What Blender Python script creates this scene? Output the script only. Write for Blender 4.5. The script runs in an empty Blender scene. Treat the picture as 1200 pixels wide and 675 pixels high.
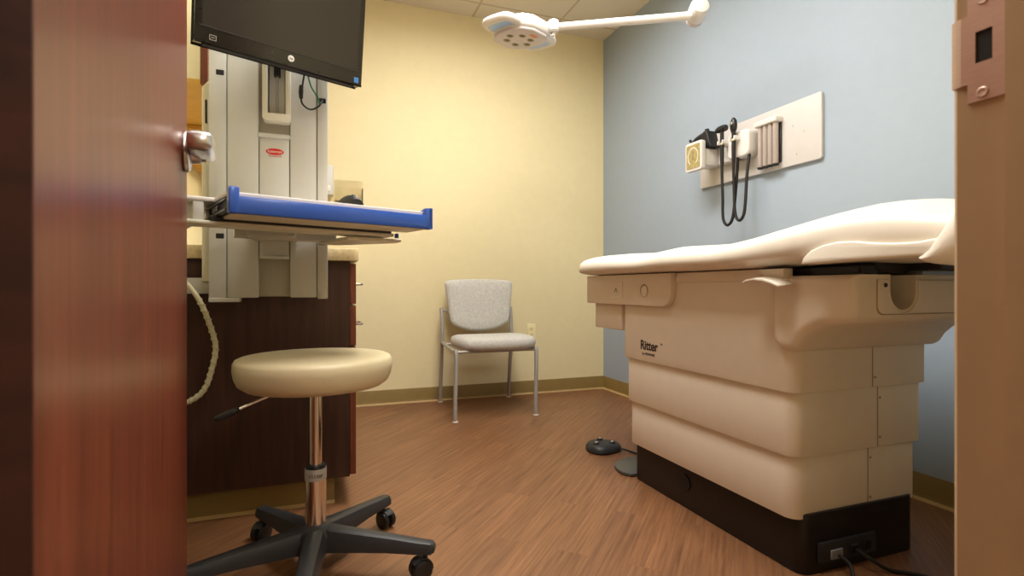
import bpy, bmesh, math, random
from mathutils import Vector, Matrix
random.seed(4)
SC = bpy.context.scene
COL = SC.collection
PI = math.pi
R = math.radians

# ------------------------------------------------------------------ materials
def lin(c):
    c /= 255.0
    return c / 12.92 if c <= 0.04045 else ((c + 0.055) / 1.055) ** 2.4
def rgb(r, g, b):
    return (lin(r), lin(g), lin(b), 1.0)
MATS = {}
def mat(name, col, rough=0.5, metal=0.0, noise=0.0, nscale=20.0, bump=0.0, bscale=200.0, coat=0.0, spec=0.5, stretch=(1, 1, 1),
        emit=None, estr=0.0, trans=0.0, ior=1.45):
    m = bpy.data.materials.new(name)
    m.use_nodes = True
    nt = m.node_tree
    b = nt.nodes['Principled BSDF']
    b.inputs['Base Color'].default_value = col
    b.inputs['Roughness'].default_value = rough
    b.inputs['Metallic'].default_value = metal
    b.inputs['Coat Weight'].default_value = coat
    b.inputs['Coat Roughness'].default_value = 0.15
    b.inputs['Specular IOR Level'].default_value = spec
    b.inputs['Transmission Weight'].default_value = trans
    b.inputs['IOR'].default_value = ior
    if emit:
        b.inputs['Emission Color'].default_value = emit
        b.inputs['Emission Strength'].default_value = estr
    tc = nt.nodes.new('ShaderNodeTexCoord')
    mp = nt.nodes.new('ShaderNodeMapping')
    mp.inputs['Scale'].default_value = stretch
    nt.links.new(tc.outputs['Object'], mp.inputs['Vector'])
    n = nt.nodes.new('ShaderNodeTexNoise')
    n.inputs['Scale'].default_value = nscale
    n.inputs['Detail'].default_value = 5
    nt.links.new(mp.outputs['Vector'], n.inputs['Vector'])
    ramp = nt.nodes.new('ShaderNodeValToRGB')
    k = max(noise, 0.015)
    ramp.color_ramp.elements[0].position = 0.3
    ramp.color_ramp.elements[1].position = 0.7
    ramp.color_ramp.elements[0].color = tuple(c * (1 - k) for c in col[:3]) + (1,)
    ramp.color_ramp.elements[1].color = tuple(min(1, c * (1 + k)) for c in col[:3]) + (1,)
    nt.links.new(n.outputs['Fac'], ramp.inputs['Fac'])
    nt.links.new(ramp.outputs['Color'], b.inputs['Base Color'])
    if bump > 0:
        n2 = nt.nodes.new('ShaderNodeTexNoise')
        n2.inputs['Scale'].default_value = bscale
        n2.inputs['Detail'].default_value = 3
        nt.links.new(tc.outputs['Object'], n2.inputs['Vector'])
        bp = nt.nodes.new('ShaderNodeBump')
        bp.inputs['Strength'].default_value = bump
        bp.inputs['Distance'].default_value = 0.002
        nt.links.new(n2.outputs['Fac'], bp.inputs['Height'])
        nt.links.new(bp.outputs['Normal'], b.inputs['Normal'])
    MATS[name] = m
    return m

def wood_mat(name, dark, light, rough, coat, scale=(14, 14, 1.0), nscale=6.0):
    m = bpy.data.materials.new(name); m.use_nodes = True
    nt = m.node_tree; b = nt.nodes['Principled BSDF']
    tc = nt.nodes.new('ShaderNodeTexCoord')
    mp = nt.nodes.new('ShaderNodeMapping'); mp.inputs['Scale'].default_value = scale
    nt.links.new(tc.outputs['Object'], mp.inputs['Vector'])
    n = nt.nodes.new('ShaderNodeTexNoise'); n.inputs['Scale'].default_value = nscale
    n.inputs['Detail'].default_value = 7; n.inputs['Distortion'].default_value = 0.5
    nt.links.new(mp.outputs['Vector'], n.inputs['Vector'])
    r = nt.nodes.new('ShaderNodeValToRGB')
    r.color_ramp.elements[0].position = 0.32; r.color_ramp.elements[0].color = dark
    r.color_ramp.elements[1].position = 0.68; r.color_ramp.elements[1].color = light
    nt.links.new(n.outputs['Fac'], r.inputs['Fac'])
    nt.links.new(r.outputs['Color'], b.inputs['Base Color'])
    b.inputs['Roughness'].default_value = rough
    b.inputs['Coat Weight'].default_value = coat
    b.inputs['Coat Roughness'].default_value = 0.22
    b.inputs['Specular IOR Level'].default_value = 0.38
    MATS[name] = m
    return m

def floor_mat():
    m = bpy.data.materials.new('floor_planks'); m.use_nodes = True
    nt = m.node_tree; b = nt.nodes['Principled BSDF']; L = nt.links.new
    tc = nt.nodes.new('ShaderNodeTexCoord')
    mp = nt.nodes.new('ShaderNodeMapping'); mp.inputs['Rotation'].default_value = (0, 0, R(-46.0))
    L(tc.outputs['Object'], mp.inputs['Vector'])                    # x now runs along the planks
    br = nt.nodes.new('ShaderNodeTexBrick')
    br.offset = 0.37; br.squash = 1.0
    br.inputs['Scale'].default_value = 1.0
    br.inputs['Brick Width'].default_value = 0.92
    br.inputs['Row Height'].default_value = 0.105
    br.inputs['Mortar Size'].default_value = 0.0006
    br.inputs['Mortar Smooth'].default_value = 0.3
    br.inputs['Color1'].default_value = (0, 0, 0, 1)
    br.inputs['Color2'].default_value = (1, 1, 1, 1)
    br.inputs['Mortar'].default_value = (0.35, 0.35, 0.35, 1)
    L(mp.outputs['Vector'], br.inputs['Vector'])
    st = nt.nodes.new('ShaderNodeMapping'); st.inputs['Scale'].default_value = (1.1, 30, 1)
    L(mp.outputs['Vector'], st.inputs['Vector'])
    off = nt.nodes.new('ShaderNodeVectorMath'); off.operation = 'MULTIPLY_ADD'
    L(br.outputs['Color'], off.inputs[0]); off.inputs[1].default_value = (7, 3, 5)
    L(st.outputs['Vector'], off.inputs[2])
    n = nt.nodes.new('ShaderNodeTexNoise'); n.inputs['Scale'].default_value = 3.0; n.inputs['Detail'].default_value = 9
    n.inputs['Roughness'].default_value = 0.62; n.inputs['Distortion'].default_value = 0.3
    L(off.outputs[0], n.inputs['Vector'])
    r = nt.nodes.new('ShaderNodeValToRGB')
    e = r.color_ramp.elements
    e[0].position = 0.26; e[0].color = rgb(99, 65, 40)
    e[1].position = 0.74; e[1].color = rgb(155, 110, 74)
    mid = e.new(0.5); mid.color = rgb(130, 88, 57)
    L(n.outputs['Fac'], r.inputs['Fac'])
    mx = nt.nodes.new('ShaderNodeMix'); mx.data_type = 'RGBA'; mx.blend_type = 'MULTIPLY'
    mx.inputs['Factor'].default_value = 0.16
    L(r.outputs['Color'], mx.inputs['A']); L(br.outputs['Color'], mx.inputs['B'])
    L(mx.outputs['Result'], b.inputs['Base Color'])
    b.inputs['Roughness'].default_value = 0.42
    bp = nt.nodes.new('ShaderNodeBump'); bp.inputs['Strength'].default_value = 0.06; bp.inputs['Distance'].default_value = 0.001
    L(n.outputs['Fac'], bp.inputs['Height']); L(bp.outputs['Normal'], b.inputs['Normal'])
    return m

def ceiling_mat():
    m = bpy.data.materials.new('ceiling_tile'); m.use_nodes = True
    nt = m.node_tree; b = nt.nodes['Principled BSDF']; L = nt.links.new
    tc = nt.nodes.new('ShaderNodeTexCoord')
    br = nt.nodes.new('ShaderNodeTexBrick'); br.offset = 0.0
    br.inputs['Scale'].default_value = 1.0
    br.inputs['Brick Width'].default_value = 0.61; br.inputs['Row Height'].default_value = 0.61
    br.inputs['Mortar Size'].default_value = 0.009
    br.inputs['Color1'].default_value = rgb(226, 216, 198); br.inputs['Color2'].default_value = rgb(222, 212, 194)
    br.inputs['Mortar'].default_value = rgb(196, 184, 162)
    mp = nt.nodes.new('ShaderNodeMapping'); mp.inputs['Location'].default_value = (0.18, 0.22, 0)
    L(tc.outputs['Object'], mp.inputs['Vector']); L(mp.outputs['Vector'], br.inputs['Vector'])
    L(br.outputs['Color'], b.inputs['Base Color'])
    n = nt.nodes.new('ShaderNodeTexNoise'); n.inputs['Scale'].default_value = 160
    L(tc.outputs['Object'], n.inputs['Vector'])
    bp = nt.nodes.new('ShaderNodeBump'); bp.inputs['Strength'].default_value = 0.15; bp.inputs['Distance'].default_value = 0.002
    L(n.outputs['Fac'], bp.inputs['Height']); L(bp.outputs['Normal'], b.inputs['Normal'])
    b.inputs['Roughness'].default_value = 0.9
    return m

def fabric_mat():
    m = bpy.data.materials.new('chair_fabric'); m.use_nodes = True
    nt = m.node_tree; b = nt.nodes['Principled BSDF']; L = nt.links.new
    tc = nt.nodes.new('ShaderNodeTexCoord')
    v = nt.nodes.new('ShaderNodeTexVoronoi'); v.feature = 'DISTANCE_TO_EDGE'; v.inputs['Scale'].default_value = 34
    L(tc.outputs['Object'], v.inputs['Vector'])
    w = nt.nodes.new('ShaderNodeTexVoronoi'); w.feature = 'F1'; w.inputs['Scale'].default_value = 120
    L(tc.outputs['Object'], w.inputs['Vector'])
    ad = nt.nodes.new('ShaderNodeMath'); ad.operation = 'MULTIPLY_ADD'
    L(v.outputs['Distance'], ad.inputs[0]); ad.inputs[1].default_value = 2.2; L(w.outputs['Distance'], ad.inputs[2])
    r = nt.nodes.new('ShaderNodeValToRGB')
    r.color_ramp.elements[0].position = 0.25; r.color_ramp.elements[0].color = rgb(214, 210, 198)
    r.color_ramp.elements[1].position = 0.8; r.color_ramp.elements[1].color = rgb(192, 190, 184)
    L(ad.outputs[0], r.inputs['Fac']); L(r.outputs['Color'], b.inputs['Base Color'])
    b.inputs['Roughness'].default_value = 0.85
    b.inputs['Sheen Weight'].default_value = 0.2
    return m

YELLOW = mat('yellow_paint', rgb(232, 218, 174), 0.75, bump=0.05, bscale=250)
BLUE = mat('blue_grey_paint', rgb(160, 173, 187), 0.75, bump=0.05, bscale=250)
CREAMW = mat('cream_paint', rgb(232, 222, 184), 0.75)
FLOOR = floor_mat(); CEIL = ceiling_mat(); FAB = fabric_mat()
COVE = mat('olive_vinyl_base', rgb(136, 112, 62), 0.5, noise=0.05)
CAULK = mat('caulk_line', rgb(184, 154, 104), 0.6)
JAMB = mat('tan_enamel', rgb(188, 158, 122), 0.42, noise=0.03)
STEEL = mat('satin_nickel', rgb(206, 202, 198), 0.34, 1.0)
STRIKE = mat('brushed_strike', rgb(206, 178, 160), 0.42, 0.75, noise=0.05, nscale=40, stretch=(1, 1, 12))
DOORW = wood_mat('cherry_veneer', rgb(98, 41, 24), rgb(128, 60, 38), 0.36, 0.28, (10, 10, 0.5), 5.0)
DOORE = wood_mat('shaded_cherry_edge', rgb(46, 19, 12), rgb(66, 30, 20), 0.6, 0.0, (3, 3, 9), 4.0)  # dark wood band, its colour deepened further to hold the corridor-side shade
CABW = wood_mat('dark_brown_laminate', rgb(52, 31, 23), rgb(72, 44, 33), 0.45, 0.1, (10, 10, 0.7), 5.0)
CABE = wood_mat('red_brown_edge', rgb(96, 46, 28), rgb(124, 64, 42), 0.4, 0.1)
BOUNCE_GOLD = mat('bounce_gold_underside', rgb(206, 160, 72), 0.5, noise=0.08)  # gold of light bounced onto the cabinet underside, put into the colour
COUNTER = mat('stone_look_counter', rgb(204, 184, 140), 0.4, noise=0.16, nscale=70)
GREYP = mat('warm_grey_plastic', rgb(200, 198, 190), 0.45)
GREYD = mat('recess_grey_plastic', rgb(168, 162, 148), 0.5)
CREAMP = mat('cream_plastic', rgb(222, 216, 196), 0.42)
WHITEP = mat('white_plastic', rgb(224, 219, 214), 0.35)
BOARD = mat('white_board', rgb(208, 203, 200), 0.4)
LAV = mat('lavender_white_plastic', rgb(206, 196, 196), 0.4)
PALEB = mat('pale_blue_plastic', rgb(160, 198, 244), 0.3)
BLACK = mat('black_plastic', rgb(28, 27, 27), 0.38)
BLACKM = mat('black_matte', rgb(24, 22, 21), 0.6)
CHARC = mat('charcoal_plastic', rgb(44, 44, 46), 0.45, bump=0.1, bscale=400)
SCREEN = mat('dark_screen', rgb(44, 40, 37), 0.22, spec=0.5)
BEZEL = mat('glossy_bezel', rgb(30, 28, 27), 0.12)
BLUEP = mat('cobalt_bumper', rgb(44, 92, 190), 0.3, coat=0.2)
CHROME = mat('chrome', rgb(225, 220, 214), 0.12, 1.0)
SILVER = mat('silver_paint', rgb(178, 175, 170), 0.4, 0.35)
VINYL = mat('cream_vinyl', rgb(240, 232, 218), 0.38, bump=0.05, bscale=60)
STOOLV = mat('tan_vinyl', rgb(212, 198, 162), 0.36, bump=0.06, bscale=300)
PUTTY = mat('putty_enamel', rgb(236, 224, 206), 0.5, bump=0.03, bscale=500)
PUTTYD = mat('putty_shadow_gap', rgb(164, 146, 120), 0.6)
BASEB = mat('black_base_steel', rgb(24, 19, 17), 0.42)
STEELD = mat('dark_steel', rgb(58, 56, 58), 0.4, 0.5)
STEELG = mat('grey_plate', rgb(150, 154, 160), 0.35, 0.4)
GREYT = mat('taupe_tube', rgb(176, 164, 156), 0.35)
GOLD = mat('gold_dial', rgb(166, 150, 100), 0.45, noise=0.25, nscale=60)
IVORY = mat('ivory_plate', rgb(240, 226, 176), 0.4)
INK = mat('dark_ink', rgb(52, 40, 34), 0.6)
RED = mat('red_ink', rgb(206, 40, 36), 0.5)
PAPER = mat('white_ink', rgb(240, 238, 232), 0.6)
STKB = mat('blue_sticker', rgb(70, 130, 200), 0.4)
GREENC = mat('green_cable_jacket', rgb(52, 112, 78), 0.5)
CORD = mat('cream_cable_jacket', rgb(204, 194, 160), 0.5)
WRAP = mat('sage_wrap', rgb(186, 186, 152), 0.5)
ACRYL = mat('clear_acrylic', rgb(252, 250, 244), 0.05, trans=1.0, ior=1.12)
LENS = mat('lens_ring', rgb(206, 190, 150), 0.25, 0.3)
ORANGE = mat('orange_sticker', rgb(214, 140, 96), 0.5)
DIFF = mat('lamp_diffuser', rgb(250, 240, 220), 0.6, emit=(1, 0.95, 0.86, 1), estr=6.0)
STOPPER = mat('glide_cream', rgb(220, 206, 186), 0.4)

# ------------------------------------------------------------------ mesh building
class MB:
    def __init__(self): self.bm = bmesh.new()
    def _bev(self, geom, bev, seg):
        if bev > 0:
            es = [e for e in geom if isinstance(e, bmesh.types.BMEdge)]
            bmesh.ops.bevel(self.bm, geom=es, offset=bev, segments=seg, profile=0.5, affect='EDGES', clamp_overlap=True)
    def box(self, x0, x1, y0, y1, z0, z1, bev=0.0, seg=2, M=None):
        r = bmesh.ops.create_cube(self.bm, size=1.0)
        vs = r['verts']
        for v in vs:
            v.co = Vector(((x0 + x1) / 2 + v.co.x * (x1 - x0), (y0 + y1) / 2 + v.co.y * (y1 - y0), (z0 + z1) / 2 + v.co.z * (z1 - z0)))
            if M is not None: v.co = M @ v.co
        es = {e for v in vs for e in v.link_edges}
        self._bev(list(es), bev, seg)
        return self
    def prism(self, pts, mp, a0, a1, bev=0.0, seg=2, vbev=None):
        """pts: 2-D outline; mp(u, v, a) -> point; extruded from a0 to a1"""
        A = [self.bm.verts.new(mp(u, v, a0)) for u, v in pts]
        B = [self.bm.verts.new(mp(u, v, a1)) for u, v in pts]
        n = len(pts)
        fs = [self.bm.faces.new(A), self.bm.faces.new(B[::-1])]
        for i in range(n):
            fs.append(self.bm.faces.new((A[i], B[i], B[(i + 1) % n], A[(i + 1) % n])))
        bmesh.ops.recalc_face_normals(self.bm, faces=fs)
        if bev > 0:
            es = list(fs[0].edges) + list(fs[1].edges)
            bmesh.ops.bevel(self.bm, geom=es, offset=bev, segments=seg, profile=0.5, affect='EDGES', clamp_overlap=True)
        return self
    def loft(self, rings, caps=True):
        rows = [[self.bm.verts.new(p) for p in ring] for ring in rings]
        n = len(rows[0]); fs = []
        for a, b in zip(rows[:-1], rows[1:]):
            for i in range(n):
                fs.append(self.bm.faces.new((a[i], a[(i + 1) % n], b[(i + 1) % n], b[i])))
        if caps:
            fs.append(self.bm.faces.new(rows[0][::-1])); fs.append(self.bm.faces.new(rows[-1]))
        bmesh.ops.recalc_face_normals(self.bm, faces=fs)
        return self
    def cyl(self, p0, p1, r0, r1=None, n=24):
        p0, p1 = Vector(p0), Vector(p1)
        r1 = r0 if r1 is None else r1
        d = (p1 - p0).normalized()
        q = d.to_track_quat('Z', 'Y')
        rings = []
        for p, r in ((p0, r0), (p1, r1)):
            rings.append([p + q @ Vector((r * math.cos(2 * PI * i / n), r * math.sin(2 * PI * i / n), 0)) for i in range(n)])
        return self.loft(rings)
    def lathe(self, prof, c=(0, 0, 0), axis=(0, 0, 1), n=40):
        c = Vector(c); q = Vector(axis).normalized().to_track_quat('Z', 'Y')
        rings = []
        for r, z in prof:
            r = max(r, 1e-5)
            rings.append([c + q @ Vector((r * math.cos(2 * PI * i / n), r * math.sin(2 * PI * i / n), z)) for i in range(n)])
        return self.loft(rings)
    def tube(self, path, r, n=10, smooth=0):
        pts = [Vector(p) for p in path]
        rad = list(r) if isinstance(r, (list, tuple)) else [r] * len(pts)
        if smooth:
            P, Q = [], []
            for i in range(len(pts) - 1):
                a = pts[max(i - 1, 0)]; b = pts[i]; c = pts[i + 1]; d = pts[min(i + 2, len(pts) - 1)]
                for k in range(smooth):
                    t = k / smooth
                    P.append(0.5 * ((2 * b) + (c - a) * t + (2 * a - 5 * b + 4 * c - d) * t * t + (3 * b - a - 3 * c + d) * t ** 3))
                    Q.append(rad[i] * (1 - t) + rad[i + 1] * t)
            P.append(pts[-1]); Q.append(rad[-1]); pts, rad = P, Q
        rings = []
        up = None
        for i, p in enumerate(pts):
            t = (pts[min(i + 1, len(pts) - 1)] - pts[max(i - 1, 0)]).normalized()
            if up is None:
                up = t.orthogonal().normalized()
            else:
                up = (up - t * up.dot(t)).normalized()
            s = t.cross(up)
            rings.append([p + (up * math.cos(2 * PI * k / n) + s * math.sin(2 * PI * k / n)) * rad[i] for k in range(n)])
        return self.loft(rings)
    def ell(self, c, rx, ry, rz, n=20, M=None):
        r = bmesh.ops.create_uvsphere(self.bm, u_segments=n, v_segments=n // 2, radius=1.0)
        for v in r['verts']:
            v.co = Vector((v.co.x * rx, v.co.y * ry, v.co.z * rz))
            if M is not None: v.co = M @ v.co
            v.co += Vector(c)
        return self

def WM(o):
    m = Matrix.Identity(4)
    while o is not None:
        m = o.matrix_basis @ m; o = o.parent
    return m
def obj(name, mb, material, parent=None, smooth=38, label=None, loc=None):
    """geometry is given in world metres; it is moved into the parent's frame"""
    me = bpy.data.meshes.new(name)
    bm = mb.bm
    if parent is not None:
        bm.transform(WM(parent).inverted())
    elif loc is not None:
        bm.transform(Matrix.Translation(-Vector(loc)))
    bm.to_mesh(me); bm.free()
    me.materials.append(material)
    for p in me.polygons: p.use_smooth = True
    me.set_sharp_from_angle(angle=R(smooth))
    o = bpy.data.objects.new(name, me); COL.objects.link(o)
    if parent is not None: o.parent = parent
    elif loc is not None: o.location = loc
    if label: o['label'] = label
    return o
def thing(name, label, cat, loc=(0, 0, 0), rotz=0.0, group=None):
    o = bpy.data.objects.new(name, None); COL.objects.link(o)
    o.empty_display_size = 0.1
    o.location = loc; o.rotation_euler = (0, 0, rotz)
    o['label'] = label; o['category'] = cat
    if group: o['group'] = group
    return o
def tag(o, label, cat, group=None):
    o['label'] = label; o['category'] = cat
    if group: o['group'] = group
    return o
def struct(name, mb, m, parent=None):
    o = obj(name, mb, m, parent)
    o['kind'] = 'structure'
    return o
def text(name, body, size, M, m, parent, sx=1.0, ext=0.0004, bold=0.0):
    cu = bpy.data.curves.new(name, 'FONT')
    cu.body = body; cu.size = size; cu.align_x = 'CENTER'; cu.align_y = 'CENTER'; cu.extrude = ext; cu.offset = bold
    t = bpy.data.objects.new(name + '_src', cu); COL.objects.link(t)
    dg = bpy.context.evaluated_depsgraph_get()
    me = bpy.data.meshes.new_from_object(t.evaluated_get(dg))
    bpy.data.objects.remove(t); bpy.data.curves.remove(cu)
    me.transform(Matrix.Diagonal((sx, 1, 1, 1)))
    me.transform(M)
    if parent is not None: me.transform(WM(parent).inverted())
    me.materials.clear(); me.materials.append(m); me.name = name
    o = bpy.data.objects.new(name, me); COL.objects.link(o)
    if parent is not None: o.parent = parent
    return o
def frame_of(origin, right, up):
    r = Vector(right).normalized(); u = Vector(up).normalized(); n = r.cross(u)
    M = Matrix((r, u, n)).transposed().to_4x4(); M.translation = Vector(origin)
    return M
def rrect(x0, x1, y0, y1, r, n=5):
    if not isinstance(r, (list, tuple)): r = [r] * 4
    out = []
    for (cx, cy, a, rr) in ((x1, y1, 0, r[0]), (x0, y1, 90, r[1]), (x0, y0, 180, r[2]), (x1, y0, 270, r[3])):
        ccx = cx - rr if cx == x1 else cx + rr
        ccy = cy - rr if cy == y1 else cy + rr
        if rr <= 0:
            out.append((cx, cy)); continue
        for k in range(n + 1):
            t = R(a + 90 * k / n)
            out.append((ccx + rr * math.cos(t), ccy + rr * math.sin(t)))
    return out
XZ = lambda u, v, a: (u, a, v)
YZ = lambda u, v, a: (a, u, v)
XY = lambda u, v, a: (u, v, a)

# ------------------------------------------------------------------ room
XR, YB, XL, H = 2.10, 3.63, -0.62, 2.71
YF = 0.41            # room face of the front wall
struct('floor', MB().box(-2.6, 2.6, -2.2, YB + 0.1, -0.05, 0), FLOOR)
struct('ceiling', MB().box(-2.6, 2.6, -2.2, YB + 0.1, H, H + 0.05), CEIL)
struct('wall_back', MB().box(XL - 0.1, XR + 0.1, YB, YB + 0.1, 0, H), YELLOW)
struct('wall_right', MB().box(XR, XR + 0.1, YF, YB, 0, H), BLUE)
struct('wall_left', MB().box(XL - 0.1, XL, YF, YB, 0, H), CREAMW)
# front wall around the doorway
fw = MB()
fw.box(XL - 0.1, -0.215, 0.27, YF, 0, H)
fw.box(0.785, XR + 0.1, 0.27, YF, 0, H)
fw.box(-0.215, 0.785, 0.27, YF, 2.15, H)
struct('wall_front', fw, YELLOW)
# corridor behind the camera
cw = MB(); cw.box(-2.6, 2.6, -2.25, -2.15, 0, H); struct('wall_corridor', cw, CREAMW)
cw = MB(); cw.box(-2.65, -2.55, -2.15, 0.27, 0, H); struct('wall_corridor_left', cw, CREAMW)
cw = MB(); cw.box(2.55, 2.65, -2.15, 0.27, 0, H); struct('wall_corridor_right', cw, CREAMW)
# coved vinyl base
def cove(name, ax, p, a0, a1, sgn):
    b = MB(); t = 0.006
    prof = [(0, 0), (0, 0.095), (t * .6, 0.095), (t, 0.09), (t, 0.02), (t + 0.003, 0.008), (t + 0.010, 0.0)]
    if ax == 'x':
        b.prism(prof, lambda u, v, a: (a, p + sgn * u, v), a0, a1)
    else:
        b.prism(prof, lambda u, v, a: (p + sgn * u, a, v), a0, a1)
    o = struct(name, b, COVE)
    c = MB()
    cp = [(t + 0.004, 0.0), (t + 0.004, 0.008), (t + 0.016, 0.004), (t + 0.018, 0.0)]
    if ax == 'x': c.prism(cp, lambda u, v, a: (a, p + sgn * u, v), a0, a1)
    else: c.prism(cp, lambda u, v, a: (p + sgn * u, a, v), a0, a1)
    struct('caulk_line', c, CAULK, o)
cove('baseboard_back', 'x', YB, 0.13, XR, -1)
cove('baseboard_right', 'y', XR, YF, YB, -1)

# door frame (tan steel) with rabbet and stop
fr = MB()
fr.prism([(0.735, 0.415), (0.735, 0.363), (0.719, 0.363), (0.719, 0.265), (0.84, 0.265), (0.84, 0.25), (0.80, 0.25),
          (0.80, 0.25), (0.845, 0.25), (0.845, 0.43), (0.745, 0.43), (0.735, 0.422)][:5] + [(0.84, 0.425), (0.741, 0.425), (0.735, 0.419)], XY, 0, 2.1)
jam = struct('trim_1', fr, JAMB)
fl = MB()
fl.prism([(-0.225, 0.25), (-0.205, 0.25), (-0.205, 0.41), (-0.225, 0.41)], XY, 0, 2.1)
struct('trim_2', fl, JAMB)
fh = MB(); fh.box(-0.205, 0.735, 0.26, 0.42, 2.1, 2.15); struct('trim_3', fh, JAMB)

# strike plate with curved lip and latch hole
sp = thing('strike_plate', 'brushed metal latch strike plate screwed to the tan steel door jamb', 'strike plate', (0.735, 0.39, 1.065))
zc = 1.0645
pl = MB()
yl, yr = 0.4135, 0.3685
hole = [(0.3845, zc - 0.020), (0.3845, zc + 0.016), (0.388, zc + 0.020), (0.398, zc + 0.020), (0.4005, zc + 0.017), (0.4005, zc - 0.021)]
outer = [(yr, zc - 0.062), (yl - 0.006, zc - 0.062), (yl - 0.006, zc - 0.042), (yl, zc - 0.042), (yl, zc + 0.042), (yl - 0.006, zc + 0.042), (yl - 0.006, zc + 0.062), (yr, zc + 0.062)]
# plate as bands around the latch hole
xp0, xp1 = 0.7325, 0.736
for (ya, yb, za, zb) in ((yr, yl - 0.007, zc - 0.064, zc - 0.041), (yr, yl - 0.007, zc + 0.041, zc + 0.064),
                         (yr, yl, zc - 0.041, zc - 0.0185), (yr, yl, zc + 0.0185, zc + 0.041),
                         (yr, 0.3815, zc - 0.0185, zc + 0.0185), (0.3985, yl, zc - 0.0185, zc + 0.0185)):
    pl.box(xp0, xp1, ya, yb, za, zb)
pl.prism([(xp0, yl - 0.001), (xp1, yl - 0.001), (0.7375, 0.419), (0.7405, 0.4235), (0.7375, 0.426), (0.734, 0.420)], XY, zc - 0.041, zc + 0.041)
obj('plate', pl, STRIKE, sp)
hb = MB(); hb.box(0.7345, 0.752, 0.3805, 0.3995, zc - 0.0195, zc + 0.0195); obj('latch_hole', hb, BLACKM, sp, label='black latch opening')
for s in (-1, 1):
    b = MB(); b.lathe([(0.0062, 0), (0.0062, 0.0006), (0.005, 0.0012), (0.002, 0.0006), (0.0, 0.0006)], (xp0, 0.391, zc + s * 0.0545), (-1, 0, 0), 20)
    obj('screw', b, STRIKE, sp)

# ------------------------------------------------------------------ open door with lever
HX, HY = -0.166, 0.412
DA = math.atan2(-(-0.261 - HX), 1.305 - HY)        # swings a little past square
door = thing('door', 'open cherry wood door with satin lever handle and dark edge', 'door', (HX, HY, 0), DA)
MD = Matrix.Translation((HX, HY, 0)) @ Matrix.Rotation(DA, 4, 'Z')
b = MB(); b.box(-0.0445, 0, 0.0015, 0.897, 0.008, 2.09, 0.0015, 1, MD); obj('leaf', b, DOORW, door)
b = MB(); b.box(-0.0447, -0.0002, 0.0, 0.003, 0.008, 2.09, 0.0006, 1, MD); obj('edge_band', b, DOORE, door, label='dark hinge edge of the door, shade deepened in its colour')
lz = 1.058
b = MB()
b.lathe([(0.0, 0), (0.040, 0.0), (0.042, 0.004), (0.041, 0.008), (0.036, 0.012), (0.024, 0.014), (0.022, 0.03), (0.0, 0.03)], MD @ Vector((0, 0.835, lz)), MD.to_3x3() @ Vector((1, 0, 0)), 44)
rose = obj('rose', b, STEEL, door)
b = MB(); rings = []
for (y_, o_, tx, hz) in ((0.855, 0.038, 0.013, 0.012), (0.852, 0.038, 0.020, 0.0165), (0.842, 0.036, 0.0225, 0.0185), (0.80, 0.036, 0.0235, 0.0190), (0.75, 0.035, 0.0225, 0.0185), (0.735, 0.034, 0.021, 0.017), (0.728, 0.034, 0.014, 0.011)):
    rr_ = []
    for k in range(32):
        t = 2 * PI * k / 32; c_, s_ = math.cos(t), math.sin(t)
        rr_.append(MD @ Vector((o_ + tx * math.copysign(abs(c_) ** 0.6, c_), y_, lz + 0.004 + hz * math.copysign(abs(s_) ** 0.6, s_))))
    rings.append(rr_)
b.cyl(MD @ Vector((0.018, 0.838, lz)), MD @ Vector((0.04, 0.838, lz)), 0.0175, n=24)
b.loft(rings)
obj('lever', b, STEEL, door, 50)
b = MB(); b.box(-0.034, -0.011, 0.8965, 0.8985, lz - 0.1, lz + 0.1, 0, 1, MD); b.box(-0.03, -0.015, 0.898, 0.908, lz - 0.012, lz + 0.012, 0.002, 2, MD)
obj('latch_plate', b, STEEL, door)

# ------------------------------------------------------------------ base cabinet, worktop, wall cabinet on the left wall
cab = thing('base_cabinet', 'dark brown base cabinet behind the stool with silver drawer pulls', 'cabinet', (-0.25, 2.8, 0))
b = MB(); b.box(XL + 0.004, 0.112, 2.0, YB - 0.004, 0.098, 0.876, 0.001, 1); obj('body', b, CABW, cab)
b = MB(); b.box(XL + 0.004, 0.055, 2.045, YB - 0.004, 0.0, 0.098); tk = obj('plinth', b, CABW, cab)
b = MB()
b.box(XL + 0.004, 0.061, 2.038, 2.045, 0.0, 0.0965, 0.002, 1); b.box(0.055, 0.061, 2.04, YB - 0.02, 0, 0.0965)
obj('plinth_base', b, COVE, tk, label='olive tan vinyl strip')
b = MB(); b.prism([(0, 0), (0.014, 0), (0.003, 0.007), (0, 0.008)], lambda u, v, a: (a, 2.038 - u, v), XL + 0.004, 0.061); obj('caulk', b, CAULK, tk)
for k in range(3):
    y0 = 2.003 + k * 0.54; y1 = y0 + 0.535
    for (z0, z1, nm) in ((0.722, 0.868, 'drawer'), (0.57, 0.716, 'drawer'), (0.104, 0.564, 'door')):
        b = MB(); b.box(0.1125, 0.134, y0, y1, z0, z1, 0.0015, 1); d = obj(nm, b, CABE, cab)
        zh = (z0 + z1) / 2 if nm == 'drawer' else z1 - 0.05
        b = MB(); yc = (y0 + y1) / 2 - (0.12 if k == 0 else 0)
        b.tube([(0.133, yc - 0.05, zh), (0.155, yc - 0.05, zh), (0.163, yc - 0.042, zh), (0.163, yc + 0.042, zh), (0.155, yc + 0.05, zh), (0.133, yc + 0.05, zh)], 0.005, 8)
        obj('handle', b, CHROME, d, label='chrome bar pull')
b = MB()
b.prism(rrect(XL + 0.004, 0.142, 1.982, YB - 0.004, [0, 0, 0, 0.02]), XY, 0.877, 0.922, 0.004, 2)
tag(obj('worktop', b, COUNTER, None, loc=(-0.25, 2.8, 0.877)), 'speckled tan worktop on the dark brown base cabinet', 'worktop')

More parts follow.
